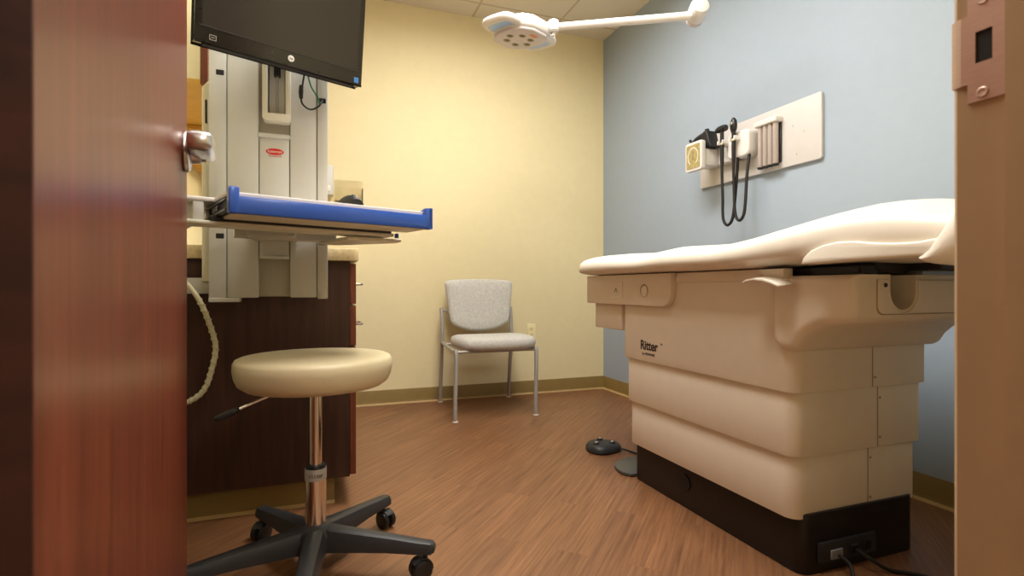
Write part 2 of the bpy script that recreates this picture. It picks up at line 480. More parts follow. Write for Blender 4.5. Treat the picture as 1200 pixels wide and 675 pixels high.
uc = thing('wall_cabinet', 'cream sided wall cabinet glimpsed between the door and the monitor', 'cabinet', (-0.49, 2.8, 1.454))
b = MB(); b.box(XL + 0.002, -0.362, 2.0, YB - 0.004, 1.47, 2.3, 0.001, 1); obj('body', b, CREAMW, uc)
b = MB(); b.box(XL + 0.002, -0.362, 2.0, YB - 0.004, 1.454, 1.47); obj('bottom_panel', b, BOUNCE_GOLD, uc, label='underside with golden bounce light in its colour')
for k in range(3):
    y0 = 2.0 + k * 0.541
    b = MB(); b.box(-0.3615, -0.341, y0 + 0.001, y0 + 0.538, 1.456, 2.298, 0.0015, 1); d = obj('door', b, CABE, uc)
    b = MB(); b.tube([(-0.342, y0 + 0.06, 1.50), (-0.318, y0 + 0.06, 1.505), (-0.318, y0 + 0.06, 1.595), (-0.342, y0 + 0.06, 1.60)], 0.005, 8); obj('handle', b, CHROME, d)
ul = thing('under_cabinet_lamp', 'gold ribbed lamp fixed under the wall cabinet', 'lamp', (-0.5, 3.0, 1.454))
b = MB(); b.box(-0.60, -0.40, 2.50, 3.5, 1.434, 1.4538, 0.003, 1); obj('housing', b, BOUNCE_GOLD, ul)
b = MB()
for k in range(22): b.box(-0.59, -0.41, 2.53 + k * 0.044, 2.545 + k * 0.044, 1.398, 1.4338, 0.002, 1)
obj('louvre', b, BOUNCE_GOLD, ul)

# ------------------------------------------------------------------ wall mounted computer station
ws = thing('computer_workstation', 'pale grey wall-mounted computer workstation with blue edged keyboard tray', 'workstation', (-0.14, 1.87, 0.747))
yP = 1.85
b = MB(); b.box(-0.309, 0.031, yP + 0.016, yP + 0.05, 0.752, 1.78, 0.003, 1); obj('back_panel', b, GREYD, ws)
for (x0, x1, z0) in ((-0.262, -0.173, 0.749), (-0.081, 0.0, 0.749)):
    b = MB(); b.box(x0, x1, yP, yP + 0.018, z0, 1.778, 0.004, 2); obj('front_panel', b, GREYP, ws)
for (x0, x1, z0) in ((-0.312, -0.2635, 0.742), (0.0015, 0.034, 0.744)):
    b = MB(); b.box(x0, x1, yP - 0.003, yP + 0.05, z0, 1.782, 0.004, 2); e = obj('side_rail', b, GREYP, ws)
    xs = -0.281 if x0 < -0.2 else 0.017
    for z in ((1.447, 0.941) if x0 < -0.2 else (1.395, 0.929)):
        c = MB(); c.box(xs - 0.011, xs + 0.011, yP - 0.0045, yP - 0.001, z - 0.008, z + 0.008, 0.001, 1); obj('slot', c, BLACKM, e, label='black slot')
b = MB(); b.box(-0.312, -0.225, yP - 0.006, yP + 0.04, 0.736, 0.749, 0.002, 1); obj('foot_strip', b, GREYP, ws)
# centre cover with lip
b = MB(); b.box(-0.171, -0.083, yP + 0.002, yP + 0.02, 0.878, 1.262, 0.003, 2)
b.box(-0.174, -0.080, yP - 0.012, yP + 0.018, 1.258, 1.271, 0.004, 2); b.box(-0.171, -0.083, yP - 0.006, yP + 0.018, 0.872, 0.882, 0.003, 2)
cv = obj('centre_cover', b, GREYP, ws)
b = MB(); b.lathe([(0.0, 0), (0.030, 0), (0.031, 0.0006), (0.030, 0.0012), (0.0, 0.0012)], (0, 0, 0), (0, -1, 0), 40)
for v in b.bm.verts: v.co = Vector((v.co.x * 0.85, v.co.y, v.co.z * 0.34)) + Vector((-0.126, yP + 0.0022, 1.216))
lg = obj('logo', b, RED, cv, label='red oval logo with white lettering')
text('lettering', 'Rubbermaid', 0.0105, frame_of((-0.126, yP + 0.0008, 1.216), (1, 0, 0), (0, 0, 1)), PAPER, lg, 0.82)
text('tagline', 'MEDICAL SOLUTIONS', 0.0045, frame_of((-0.126, yP + 0.0015, 1.2015), (1, 0, 0), (0, 0, 1)), RED, cv, 0.9)
# lift handle loop above the cover
b = MB()
for (u0, u1, v0, v1) in ((-0.160, -0.145, 1.325, 1.53), (-0.093, -0.078, 1.325, 1.53)):
    b.box(u0, u1, yP - 0.034, yP + 0.016, v0, v1, 0.004, 2)
b.prism(rrect(-0.160, -0.078, 1.306, 1.33, [0, 0, 0.012, 0.012]), XZ, yP - 0.034, yP + 0.016, 0.003, 2)
loop = obj('lift_bracket', b, CREAMP, ws)
b = MB(); b.box(-0.128, -0.108, yP - 0.02, yP + 0.012, 1.45, 1.56, 0.003, 1); obj('slide_block', b, BLACK, loop)
b = MB(); b.box(-0.142, -0.096, yP - 0.006, yP + 0.014, 1.325, 1.52, 0.002, 1); obj('inner_plate', b, GREYP, loop)
b = MB(); b.box(-0.122, -0.114, yP - 0.014, yP + 0.012, 1.33, 1.5, 0.002, 1); obj('slide_rail', b, SILVER, loop)
# rear housing seen past the edge, and wall arm
b = MB(); b.prism([(-0.340, 1.415), (-0.340, 0.80), (-0.306, 0.80), (-0.306, 1.455)], XZ, yP + 0.052, yP + 0.11, 0.003, 1); rh = obj('rear_housing', b, CREAMP, ws)
for (z0, z1) in ((1.30, 1.375),):
    b = MB(); b.box(-0.331, -0.325, yP + 0.0505, yP + 0.056, z0, z1, 0.001, 1); obj('slot', b, BLACKM, rh)
b = MB(); b.box(XL + 0.001, -0.30, yP + 0.06, yP + 0.105, 0.762, 0.812, 0.004, 2); b.box(XL + 0.001, XL + 0.03, yP + 0.02, yP + 0.12, 0.70, 1.5, 0.003, 1); obj('wall_arm', b, GREYP, ws)
# keyboard tray unit, turned toward the door
T = Matrix(((0.941, -0.338, 0, -0.18), (0.338, 0.941, 0, 1.292), (0, 0, 1, 0), (0, 0, 0, 1)))
TW = 0.514
b = MB(); b.prism([(-0.09 + 0.03, 0.14), (0.0, 0.14), (0.002, 0.022), (TW - 0.006, 0.022), (TW - 0.006, 0.40), (-0.09, 0.40), (-0.09, 0.17), (-0.085, 0.15), (-0.075, 0.142)],
                  lambda u, v, a: T @ Vector((u, v, a)), 0.9845, 0.995, 0.003, 2)
obj('work_surface', b, WHITEP, ws)
tr = MB(); tr.box(0.014, TW - 0.012, 0.010, 0.125, 0.9435, 0.956, 0.003, 2, T)
tr.box(0.02, TW - 0.02, 0.02, 0.03, 0.956, 0.9845, 0, 1, T)
kt = obj('keyboard_tray', tr, CREAMP, ws)
b = MB()
# bumper outline: low front, raised corners that sweep back
b.box(0.012, TW - 0.012, -0.002, 0.014, 0.944, 0.983, 0.004, 2, T)
b.box(0.0, 0.022, -0.003, 0.02, 0.944, 1.003, 0.004, 2, T)
b.prism([(-0.003, 0.944), (-0.003, 1.002), (0.02, 1.004), (0.14, 0.983), (0.14, 0.96), (0.02, 0.944)], lambda u, v, a: T @ Vector((a, u, v)), TW - 0.014, TW, 0.003, 2)
b.box(TW - 0.022, TW, -0.003, 0.018, 0.944, 1.002, 0.004, 2, T)
obj('front_bumper', b, BLUEP, kt, label='cobalt blue front edge')
sl = MB(); sl.box(0.004, 0.014, 0.02, 0.27, 0.948, 0.9835, 0.002, 1, T)
slo = obj('drawer_slide', sl, BLACK, ws)
b = MB(); b.box(0.0, 0.004, 0.04, 0.26, 0.953, 0.958, 0.0005, 1, T); b.box(0.0, 0.004, 0.04, 0.26, 0.977, 0.981, 0.0005, 1, T)
b.box(-0.001, 0.004, 0.12, 0.17, 0.96, 0.973, 0.002, 1, T); b.box(-0.001, 0.004, 0.20, 0.225, 0.96, 0.973, 0.002, 1, T)
obj('slide_track', b, STEELG, slo)
b = MB(); b.box(-0.075, TW - 0.05, 0.13, 0.215, 0.930, 0.939, 0.003, 2, T); bp = obj('base_plate', b, CREAMP, ws)
b = MB(); b.box(-0.012, TW - 0.06, 0.128, 0.155, 0.938, 0.950, 0.001, 1, T); obj('rail', b, BLACK, bp)
b = MB(); b.prism([(TW - 0.18, 0.16), (TW - 0.02, 0.145), (TW - 0.02, 0.19), (TW - 0.12, 0.38), (TW - 0.18, 0.38)], lambda u, v, a: T @ Vector((u, v, a)), 0.916, 0.9255, 0.002, 1); obj('swivel_arm', b, CREAMP, bp)
b = MB(); b.box(-0.045, -0.022, 0.142, 0.16, 0.938, 0.985, 0.003, 2, T); b.box(-0.045, -0.022, 0.16, 0.38, 0.938, 0.985, 0.002, 1, T); obj('side_bracket', b, GREYP, ws)
b = MB(); b.lathe([(0.0, 0), (0.006, 0.0), (0.006, 0.012), (0, 0.014)], T @ Vector((TW - 0.045, 0.125, 0.926)), (0, 0, 1), 16); obj('lock_knob', b, BLUEP, bp)
b = MB(); b.box(0.10, 0.40, 0.40, 0.43, 0.926, 0.998, 0.004, 1, T)
b.box(-0.19, -0.06, 1.70, yP + 0.004, 0.93, 0.985, 0.004, 1); obj('tray_mount', b, GREYP, ws)

# mouse on the work surface
mp_ = T @ Vector((0.318, 0.11, 0.995))
ms = MB()
prof = []
for k in range(11):
    t = k / 10; y = -0.055 + 0.11 * t
    w = 0.031 * math.sin(PI * (0.12 + 0.76 * t)) ** 0.5; h = 0.036 * math.sin(PI * (0.10 + 0.80 * t) ** 0.85) ** 0.7
    prof.append([(w * math.cos(a), y, max(0.0008, h * math.sin(a))) for a in [PI * j / 12 for j in range(13)]])
for row in prof:
    pass
ms.loft([[mp_ + Vector(T.to_3x3() @ Vector(p)) for p in row] for row in prof])
mo = thing('computer_mouse', 'black computer mouse resting on the blue edged tray surface', 'mouse', mp_)
obj('shell', ms, BLACK, mo)
b = MB(); b.cyl(mp_ + T.to_3x3() @ Vector((-0.004, -0.03, 0.029)), mp_ + T.to_3x3() @ Vector((0.004, -0.03, 0.029)), 0.006, n=14); obj('scroll_wheel', b, CHARC, mo)

# monitor, turned and tipped down, on the column
mt = Vector((0.9205, 0.3907, 0)); mn = Vector((0.3907, -0.9205, 0)); tl = R(6.5)
mu = (mn * math.sin(tl) + Vector((0, 0, 1)) * math.cos(tl)).normalized()
mz = mt.cross(mu).normalized()      # faces the viewer
MO = Matrix((mt, mu, mz)).transposed().to_4x4(); MO.translation = Vector((-0.289, 1.545, 1.414))
mon = thing('monitor', 'black computer monitor tipped down above the keyboard tray', 'monitor', MO.translation)
MWd, MHt = 0.452, 0.30
b = MB(); b.box(0, MWd, 0, MHt, -0.04, 0, 0.004, 2, MO); b.box(0.03, MWd - 0.03, 0.03, MHt - 0.03, -0.055, -0.038, 0.01, 2, MO); obj('body', b, BEZEL, mon)
b = MB(); b.box(0.012, MWd - 0.012, 0.042, MHt - 0.012, -0.001, 0.0008, 0, 1, MO); obj('screen', b, SCREEN, mon)
b = MB(); b.box(0.006, MWd - 0.006, 0.0395, 0.0418, 0, 0.0010, 0, 1, MO); obj('chin_line', b, CHARC, mon)
b = MB(); b.box(0.02, MWd - 0.02, -0.004, 0.004, -0.03, -0.006, 0.002, 1, MO); obj('lower_grille', b, BLACKM, mon)
b = MB(); b.lathe([(0, 0), (0.0085, 0), (0.009, 0.0008), (0.0085, 0.0014), (0, 0.0014)], MO @ Vector((0.238, 0.021, 0.0)), mz, 30); lgo = obj('logo', b, PAPER, mon, label='round silver logo')
text('lettering', 'hp', 0.011, MO @ Matrix.Translation((0.238, 0.0215, 0.0016)) , STEELD, lgo, 0.9)
b = MB(); b.box(MWd - 0.021, MWd - 0.007, 0.006, 0.021, 0, 0.0008, 0.001, 1, MO); obj('sticker', b, STKB, mon, label='small blue sticker')
b = MB()
for (x0, x1, y0, y1) in ((0.030, 0.046, 0.0215, 0.0225), (0.030, 0.046, 0.0095, 0.0105), (0.030, 0.031, 0.0095, 0.0225), (0.045, 0.046, 0.0095, 0.0225), (0.034, 0.042, 0.0155, 0.0165)):
    b.box(x0, x1, y0, y1, 0, 0.0006, 0, 1, MO)
obj('power_mark', b, GREYP, mon)
b = MB(); b.cyl(MO @ Vector((0.235, 0.16, -0.05)), Vector((-0.12, yP + 0.002, 1.6)), 0.03, 0.03); b.box(0.16, 0.31, 0.09, 0.23, -0.062, -0.05, 0.004, 1, MO); obj('mount_arm', b, BLACK, mon)
b = MB(); b.tube([(-0.036, 1.79, 1.46), (-0.042, 1.80, 1.425), (-0.047, 1.815, 1.40), (-0.044, 1.825, 1.372), (-0.02, 1.83, 1.357), (0.006, 1.835, 1.372), (0.017, 1.845, 1.395)],
            [0.0028] * 7, 8, 6)
b.tube([(-0.046, 1.812, 1.425), (-0.0475, 1.815, 1.405), (-0.047, 1.82, 1.385)], [0.0065, 0.0075, 0.0055], 10, 4)
obj('power_cable', b, BLACK, mon)
b = MB(); b.tube([(-0.03, 1.80, 1.47), (-0.018, 1.82, 1.43), (0.0, 1.835, 1.405), (0.008, 1.84, 1.385), (0.016, 1.845, 1.39)], 0.0026, 8, 6); obj('data_cable', b, GREENC, mon, label='green cable')

# spiral wrapped cable hanging in front of the cabinet end
pth = [(-0.50, 1.88, 0.868), (-0.43, 1.86, 0.845), (-0.375, 1.84, 0.80), (-0.335, 1.83, 0.745), (-0.308, 1.83, 0.675), (-0.290, 1.83, 0.60), (-0.302, 1.83, 0.525), (-0.325, 1.83, 0.465), (-0.37, 1.83, 0.435), (-0.43, 1.84, 0.425), (-0.50, 1.87, 0.44), (-0.605, 1.9, 0.47)]
cb = thing('spiral_wrapped_cable', 'cream cable in spiral wrap looping beside the cabinet end', 'cable', (-0.3, 1.83, 0.6))
b = MB(); b.tube(pth, 0.0075, 10, 8); obj('jacket', b, CORD, cb)
P = [Vector(p) for p in pth]
hel = []
for i in range(3, 9):
    for k in range(40):
        t = k / 40
        a_, b_, c_, d_ = P[i - 1], P[i], P[i + 1], P[i + 2]
        p = 0.5 * ((2 * b_) + (c_ - a_) * t + (2 * a_ - 5 * b_ + 4 * c_ - d_) * t * t + (3 * b_ - a_ - 3 * c_ + d_) * t ** 3)
        tg = (c_ - b_).normalized(); n1 = tg.cross(Vector((0, 1, 0))).normalized(); n2 = Vector((0, 1, 0))
        an = 2 * PI * (i * 40 + k) / 12.0
        hel.append(p + (n1 * math.cos(an) + n2 * math.sin(an)) * 0.0080)
b = MB(); b.tube(hel, 0.0022, 6); obj('wrap', b, WRAP, cb)

# ------------------------------------------------------------------ things on the back wall
ot = thing('wall_outlet', 'ivory electrical outlet on the yellow wall behind the chair', 'outlet', (1.49, YB, 0.457))
b = MB(); b.prism(rrect(1.455, 1.525, 0.40, 0.514, 0.004), XZ, YB - 0.006, YB - 0.0003, 0.002, 2); pz = obj('cover_plate', b, IVORY, ot)
for z in (0.437, 0.477):
    b = MB(); b.prism(rrect(1.474, 1.506, z - 0.014, z + 0.014, 0.012), XZ, YB - 0.008, YB - 0.005, 0.001, 1); rc = obj('socket', b, IVORY, ot)
    b = MB()
    b.box(1.482, 1.4845, YB - 0.0086, YB - 0.006, z - 0.002, z + 0.008); b.box(1.4955, 1.498, YB - 0.0086, YB - 0.006, z - 0.002, z + 0.008); b.cyl((1.49, YB - 0.0086, z - 0.007), (1.49, YB - 0.006, z - 0.007), 0.003, n=10)
    obj('slot', b, BLACKM, rc)
dp = thing('wall_dispenser', 'pale grey dispenser box on the yellow wall beside the computer column', 'dispenser', (0.05, YB, 1.37))
b = MB(); b.prism(rrect(-0.03, 0.10, 1.372, 1.558, 0.01), XZ, YB - 0.09, YB - 0.0005, 0.006, 2); obj('body', b, GREYP, dp)
b = MB(); b.box(-0.01, 0.08, YB - 0.096, YB - 0.088, 1.39, 1.43, 0.004, 2); obj('push_bar', b, WHITEP, dp)
hd = thing('acrylic_holder', 'clear acrylic holder on the yellow wall above the mouse', 'holder', (0.2, YB, 1.32))
b = MB(); b.box(0.11, 0.285, YB - 0.006, YB - 0.0005, 1.33, 1.485, 0.001, 1); obj('back_sheet', b, ACRYL, hd)
b = MB(); b.box(0.11, 0.283, YB - 0.05, YB - 0.046, 1.345, 1.43, 0.001, 1); b.box(0.11, 0.283, YB - 0.05, YB - 0.006, 1.34, 1.345, 0.001, 1); b.box(0.279, 0.283, YB - 0.046, YB - 0.006, 1.345, 1.43); obj('pocket', b, ACRYL, hd)
b = MB(); b.lathe([(0, 0), (0.005, 0), (0.004, 0.004), (0, 0.005)], (0.26, YB - 0.006, 1.36), (0, -1, 0), 12); obj('screw', b, SILVER, hd)

# ------------------------------------------------------------------ side chair
ch = thing('side_chair', 'grey patterned fabric side chair with silver legs against the yellow wall', 'chair', (1.01, 3.27, 0))
def pad(cx, w, d_axis, rows, m=None): pass
# seat: a padded shield shape
b = MB(); rings = []
seat_out = []
for k in range(48):
    a = 2 * PI * k / 48
    c, s = math.cos(a), math.sin(a)
    e = 0.42
    x = math.copysign(abs(c) ** e, c) * 0.258; y = math.copysign(abs(s) ** (e + 0.08), s) * 0.235
    if y < 0: y *= 1 + 0.10 * math.cos(x / 0.258 * PI / 2)
    x *= 1.0 - 0.10 * (y + 0.235) / 0.47
    seat_out.append((x, y))
for (sc, z) in ((0.90, 0.408), (0.965, 0.414), (0.995, 0.43), (1.0, 0.447), (0.985, 0.465), (0.94, 0.478), (0.85, 0.485), (0.55, 0.489), (0.12, 0.490)):
    rings.append([Vector((1.043 + x * sc, 3.215 + y * sc, z - 0.012 * max(0, (y - 0.02)) / 0.2)) for x, y in seat_out])
b.loft(rings); seat = obj('seat', b, FAB, ch, 60)
# backrest: rounded trapezoid with rounded lower edge, slightly curved and reclined
b = MB(); rings = []
back_out = []
pts = [(-0.238, 0.30), (-0.233, 0.335), (-0.19, 0.35), (0, 0.357), (0.19, 0.35), (0.233, 0.335), (0.238, 0.30), (0.225, 0.2), (0.212, 0.09), (0.19, 0.05), (0.11, 0.015), (0, 0.0), (-0.11, 0.015), (-0.19, 0.05), (-0.212, 0.09), (-0.225, 0.2)]
for i in range(len(pts)):
    p0, p1, p2, p3 = [Vector(pts[(i + j) % len(pts)]) for j in (-1, 0, 1, 2)]
    for k in range(4):
        t = k / 4
        back_out.append(0.5 * ((2 * p1) + (p2 - p0) * t + (2 * p0 - 5 * p1 + 4 * p2 - p3) * t * t + (3 * p1 - p0 - 3 * p2 + p3) * t ** 3))
cen = Vector((0, 0.18))
for (sc, dy) in ((0.90, 0.028), (0.97, 0.022), (1.0, 0.008), (0.995, -0.006), (0.96, -0.018), (0.88, -0.025), (0.6, -0.030), (0.1, -0.031)):
    ring = []
    for p in back_out:
        q = cen + (p - cen) * sc
        ring.append(Vector((1.045 + q.x, 3.475 + dy + 0.10 * q.y - 0.5 * q.x * q.x * 0.9, 0.485 + q.y)))
    rings.append(ring)
b.loft(rings); obj('backrest', b, FAB, ch, 60)
LEGS = [((0.752, 2.985), (0.762, 3.02), -1), ((1.258, 2.985), (1.27, 3.02), 1)]
for (ft, tp, s) in LEGS:
    b = MB(); b.tube([(ft[0], ft[1], 0.012), (ft[0], ft[1] + 0.004, 0.1), (tp[0], tp[1] - 0.012, 0.36), (tp[0], tp[1], 0.415)], 0.0125, 14, 6); lg_ = obj('leg', b, SILVER, ch)
    b = MB(); b.lathe([(0.0, 0), (0.016, 0), (0.018, 0.005), (0.010, 0.012), (0.008, 0.022), (0, 0.022)], (ft[0], ft[1], 0.0003), n=18); obj('glide', b, STOPPER, lg_)
for (x, s) in ((0.79, -1), (1.285, 1)):
    b = MB(); b.tube([(x, 3.555, 0.012), (x, 3.54, 0.15), (x, 3.50, 0.42), (x, 3.505, 0.55), (x, 3.52, 0.645)], 0.0125, 14, 6); lg_ = obj('leg', b, SILVER, ch)
    b = MB(); b.lathe([(0.0, 0), (0.016, 0), (0.018, 0.005), (0.010, 0.012), (0.008, 0.022), (0, 0.022)], (x, 3.555, 0.0003), n=18); obj('glide', b, STOPPER, lg_)
    b = MB(); b.tube([(x, 3.515, 0.63), (x - s * 0.02, 3.52, 0.628), (x - s * 0.05, 3.518, 0.62)], 0.009, 10, 3); obj('back_bracket', b, SILVER, ch)
b = MB()
for (x0, x1) in ((0.762, 0.79), (1.27, 1.285)):
    b.tube([(x0, 3.02, 0.408), (x0 + (x1 - x0) * 0.4, 3.2, 0.405), (x1, 3.49, 0.415)], 0.011, 12, 4)
b.tube([(0.762, 3.025, 0.402), (1.27, 3.025, 0.402)], 0.009, 10); b.tube([(0.79, 3.46, 0.405), (1.28, 3.46, 0.405)], 0.009, 10)
obj('seat_frame', b, SILVER, ch)

# ------------------------------------------------------------------ rolling stool
SX, SY = -0.003, 1.546
st = thing('rolling_stool', 'round tan vinyl stool on a five legged black wheeled base', 'stool', (SX, SY, 0))
b = MB()
b.lathe([(0.0, 0.512), (0.15, 0.512), (0.178, 0.516), (0.193, 0.527), (0.201, 0.545), (0.2045, 0.565), (0.2035, 0.583), (0.199, 0.591), (0.190, 0.595), (0.17, 0.597), (0.12, 0.599), (0.0, 0.600)], (SX, SY, 0), n=72)
obj('seat', b, STOOLV, st, 50)
b = MB(); b.lathe([(0, 0.497), (0.05, 0.497), (0.062, 0.503), (0.085, 0.512), (0, 0.5125)], (SX, SY, 0), n=36); obj('seat_plate', b, BLACK, st)
b = MB(); b.cyl((SX, SY, 0.27), (SX, SY, 0.5), 0.0165, n=28); obj('gas_lift', b, CHROME, st)
b = MB(); b.cyl((SX, SY, 0.12), (SX, SY, 0.266), 0.0275, n=32); obj('column', b, CHROME, st)
b = MB(); b.lathe([(0, 0.258), (0.0283, 0.258), (0.0287, 0.26), (0.0287, 0.287), (0.0283, 0.289), (0, 0.289)], (SX, SY, 0), n=36); col_ = obj('label_band', b, SILVER, st, label='printed silver band')
rad = 0.029
for i, chx in enumerate('ritter'):
    a = R(-88 + 0) + (i - 2.5) * 0.22
    pos = Vector((SX + rad * math.cos(a), SY + rad * math.sin(a), 0.273))
    text('lettering', chx, 0.017, frame_of(pos, (-math.sin(a), math.cos(a), 0), (0, 0, 1)), INK, col_)
b = MB(); b.lathe([(0, 0.288), (0.0255, 0.288), (0.027, 0.291), (0.025, 0.298), (0.018, 0.3), (0, 0.3)], (SX, SY, 0), n=30); obj('collar', b, BLACK, st)
# five legs
b = MB(); b.lathe([(0, 0.068), (0.045, 0.068), (0.058, 0.08), (0.054, 0.115), (0.04, 0.134), (0.028, 0.14), (0, 0.14)], (SX, SY, 0), n=36); obj('hub', b, CHARC, st)
for k in range(5):
    a = R(-24.5 + 72 * k)
    MLeg = Matrix.Translation((SX, SY, 0)) @ Matrix.Rotation(a, 4, 'Z')
    rings = []
    for (x, w, z0, z1) in ((0.025, 0.034, 0.07, 0.134), (0.08, 0.030, 0.072, 0.126), (0.2, 0.0245, 0.073, 0.112), (0.29, 0.022, 0.070, 0.100), (0.322, 0.0205, 0.070, 0.097), (0.331, 0.012, 0.073, 0.091)):
        h = z1 - z0
        prof = [(-w, z0), (w, z0), (w, z0 + h * 0.55), (w * 0.72, z1 - h * 0.08), (w * 0.45, z1), (-w * 0.45, z1), (-w * 0.72, z1 - h * 0.08), (-w, z0 + h * 0.55)]
        rings.append([MLeg @ Vector((x, y, z)) for y, z in prof])
    b = MB(); b.loft(rings); leg = obj('leg', b, CHARC, st, 30)
    # twin wheel caster
    ca = a + R((40, 75, -60, 20, 65)[k])
    c0 = MLeg @ Vector((0.305, 0, 0))
    MC = Matrix.Translation(c0) @ Matrix.Rotation(ca, 4, 'Z')
    b = MB()
    for s in (-1, 1):
        b.lathe([(0.0, 0), (0.021, 0), (0.0265, 0.003), (0.0275, 0.009), (0.0265, 0.0155), (0.02, 0.018), (0.0, 0.018)], MC @ Vector((-0.014, s * 0.004, 0.0277)), MC.to_3x3() @ Vector((0, s, 0)), 28)
    cas = obj('caster', b, BLACK, leg)
    b.bm = None
    b = MB(); b.cyl(MC @ Vector((0, 0, 0.045)), MC @ Vector((0, 0, 0.08)), 0.0065, n=14)
    hood = [(-0.014 + 0.0315 * math.cos(t), 0.0277 + 0.0315 * math.sin(t)) for t in [R(-5 + 14.5 * j) for j in range(11)]]
    hood2 = [(-0.014 + 0.0285 * math.cos(t), 0.0277 + 0.0285 * math.sin(t)) for t in [R(-5 + 14.5 * j) for j in range(11)]][::-1]
    b.prism(hood + hood2, lambda u, v, q, MC=MC: MC @ Vector((u, q, v)), -0.0145, 0.0145)
    obj('caster_hood', b, CHARC, leg)
# height lever
dirv = Vector((-0.76, -0.10, 0)).normalized()
p0 = Vector((SX, SY, 0.505)); 
b = MB(); b.tube([p0 + dirv * 0.05, p0 + dirv * 0.11 + Vector((0, 0, -0.008)), p0 + dirv * 0.20 + Vector((0, 0, -0.043))], 0.0042, 10, 5); lv = obj('height_lever', b, CHROME, st)
b = MB(); b.tube([p0 + dirv * 0.185 + Vector((0, 0, -0.037)), p0 + dirv * 0.20 + Vector((0, 0, -0.043)), p0 + dirv * 0.235 + Vector((0, 0, -0.056)), p0 + dirv * 0.243 + Vector((0, 0, -0.059))], [0.006, 0.0095, 0.0085, 0.004], 12, 4); obj('grip', b, BLACK, lv)

# ------------------------------------------------------------------ exam table
PUTTYS = PUTTY
et = thing('exam_table', 'cream vinyl exam table on stepped putty panels and black base', 'exam table', (1.45, 1.45, 0))
def rbox(x0, x1, y0, y1, z0, z1, r, bev=0.004):
    b = MB(); b.prism(rrect(x0, x1, y0, y1, r, 8), XY, z0, z1, bev, 2); return b
obj('base', rbox(1.226, 1.680, 1.066, 1.875, 0.0, 0.165, 0.035), BASEB, et)
tiers = [(1.206, 1.704, 1.074, 1.880, 0.150, 0.34), (1.197, 1.720, 1.067, 1.890, 0.322, 0.515), (1.188, 1.734, 1.060, 1.904, 0.497, 0.80)]
for i, (x0, x1, y0, y1, z0, z1) in enumerate(tiers):
    sh = obj('shroud', rbox(x0, x1, y0, y1, z0, z1, 0.036, 0.0025), PUTTY, et)
    xs = (1.487, 1.517, 1.487)[i]
    b = MB(); b.box(xs - 0.0012, xs + 0.0012, y0 - 0.0012, y0 + 0.004, z0 + 0.002, min(z1, 0.615)); obj('seam', b, PUTTYD, sh)
    for z in (z0 + 0.028, z0 + 0.142):
        if i == 2 and z > 0.56: continue
        b = MB(); b.lathe([(0, 0), (0.0042, 0), (0.0036, 0.0022), (0, 0.0026)], (xs + 0.010, y0, z), (0, -1, 0), 14); obj('screw', b, SILVER, sh)
# head housing that overhangs the base
prof = [(1.113, 0.812), (1.113, 0.650), (1.108, 0.630), (1.092, 0.616), (1.070, 0.612), (1.050, 0.613), (1.036, 0.622), (1.022, 0.646), (1.0, 0.668), (0.965, 0.684), (0.915, 0.693), (0.888, 0.701), (0.878, 0.715), (0.876, 0.735), (0.876, 0.812)]
XA, XB = 1.163, 1.757
hb = MB(); hb.prism(prof, YZ, XA, XB, 0.030, 6)
head = obj('head_housing', hb, PUTTY, et, 50)
cut = MB(); cx = 1.335
cut.prism([(cx - 0.045, 0.86), (cx - 0.045, 0.772)] + [(cx + 0.045 * math.cos(t), 0.772 + 0.045 * math.sin(t)) for t in [PI + PI * k / 14 for k in range(1, 14)]] + [(cx + 0.045, 0.772), (cx + 0.045, 0.86)], XZ, 0.80, 0.97)
co = obj('cutter', cut, PUTTY, None)
md = head.modifiers.new('cut', 'BOOLEAN'); md.object = co; md.operation = 'DIFFERENCE'; md.solver = 'EXACT'
co.parent = None
bpy.context.view_layer.update()
dg = bpy.context.evaluated_depsgraph_get()
nm = bpy.data.meshes.new_from_object(head.evaluated_get(dg)); head.modifiers.clear()
old = head.data; head.data = nm; bpy.data.meshes.remove(old); bpy.data.objects.remove(co)
for p in head.data.polygons: p.use_smooth = True
head.data.set_sharp_from_angle(angle=R(45))
# thin end panel around the notch
r2 = 0.051
b = MB()
b.prism([(1.245, 0.800), (1.245, 0.732), (1.252, 0.722), (1.262, 0.718), (1.70, 0.718), (1.70, 0.800), (cx + r2, 0.800), (cx + r2, 0.772)]
        + [(cx + r2 * math.cos(t), 0.772 + r2 * math.sin(t)) for t in [-PI * k / 14 for k in range(1, 14)]] + [(cx - r2, 0.772), (cx - r2, 0.800)], XZ, 0.8725, 0.877, 0.0012, 1)
ep = obj('end_panel', b, PUTTY, et)
b = MB(); r3 = 0.0525
b.prism([(1.2425, 0.8005), (1.2425, 0.731), (1.250, 0.720), (1.261, 0.7155), (1.705, 0.7155), (1.705, 0.8005), (cx + r3, 0.8005), (cx + r3, 0.772)]
        + [(cx + r3 * math.cos(t), 0.772 + r3 * math.sin(t)) for t in [-PI * k / 14 for k in range(1, 14)]] + [(cx - r3, 0.772), (cx - r3, 0.8005)], XZ, 0.8752, 0.8775)
obj('panel_gap', b, PUTTYD, ep, label='dark seam around the end panel')
b = MB(); b.lathe([(0, 0), (0.0055, 0), (0.0045, 0.0026), (0.0015, 0.0014), (0, 0.0014)], (1.268, 0.8725, 0.787), (0, -1, 0), 16); obj('screw', b, STEELD, ep)
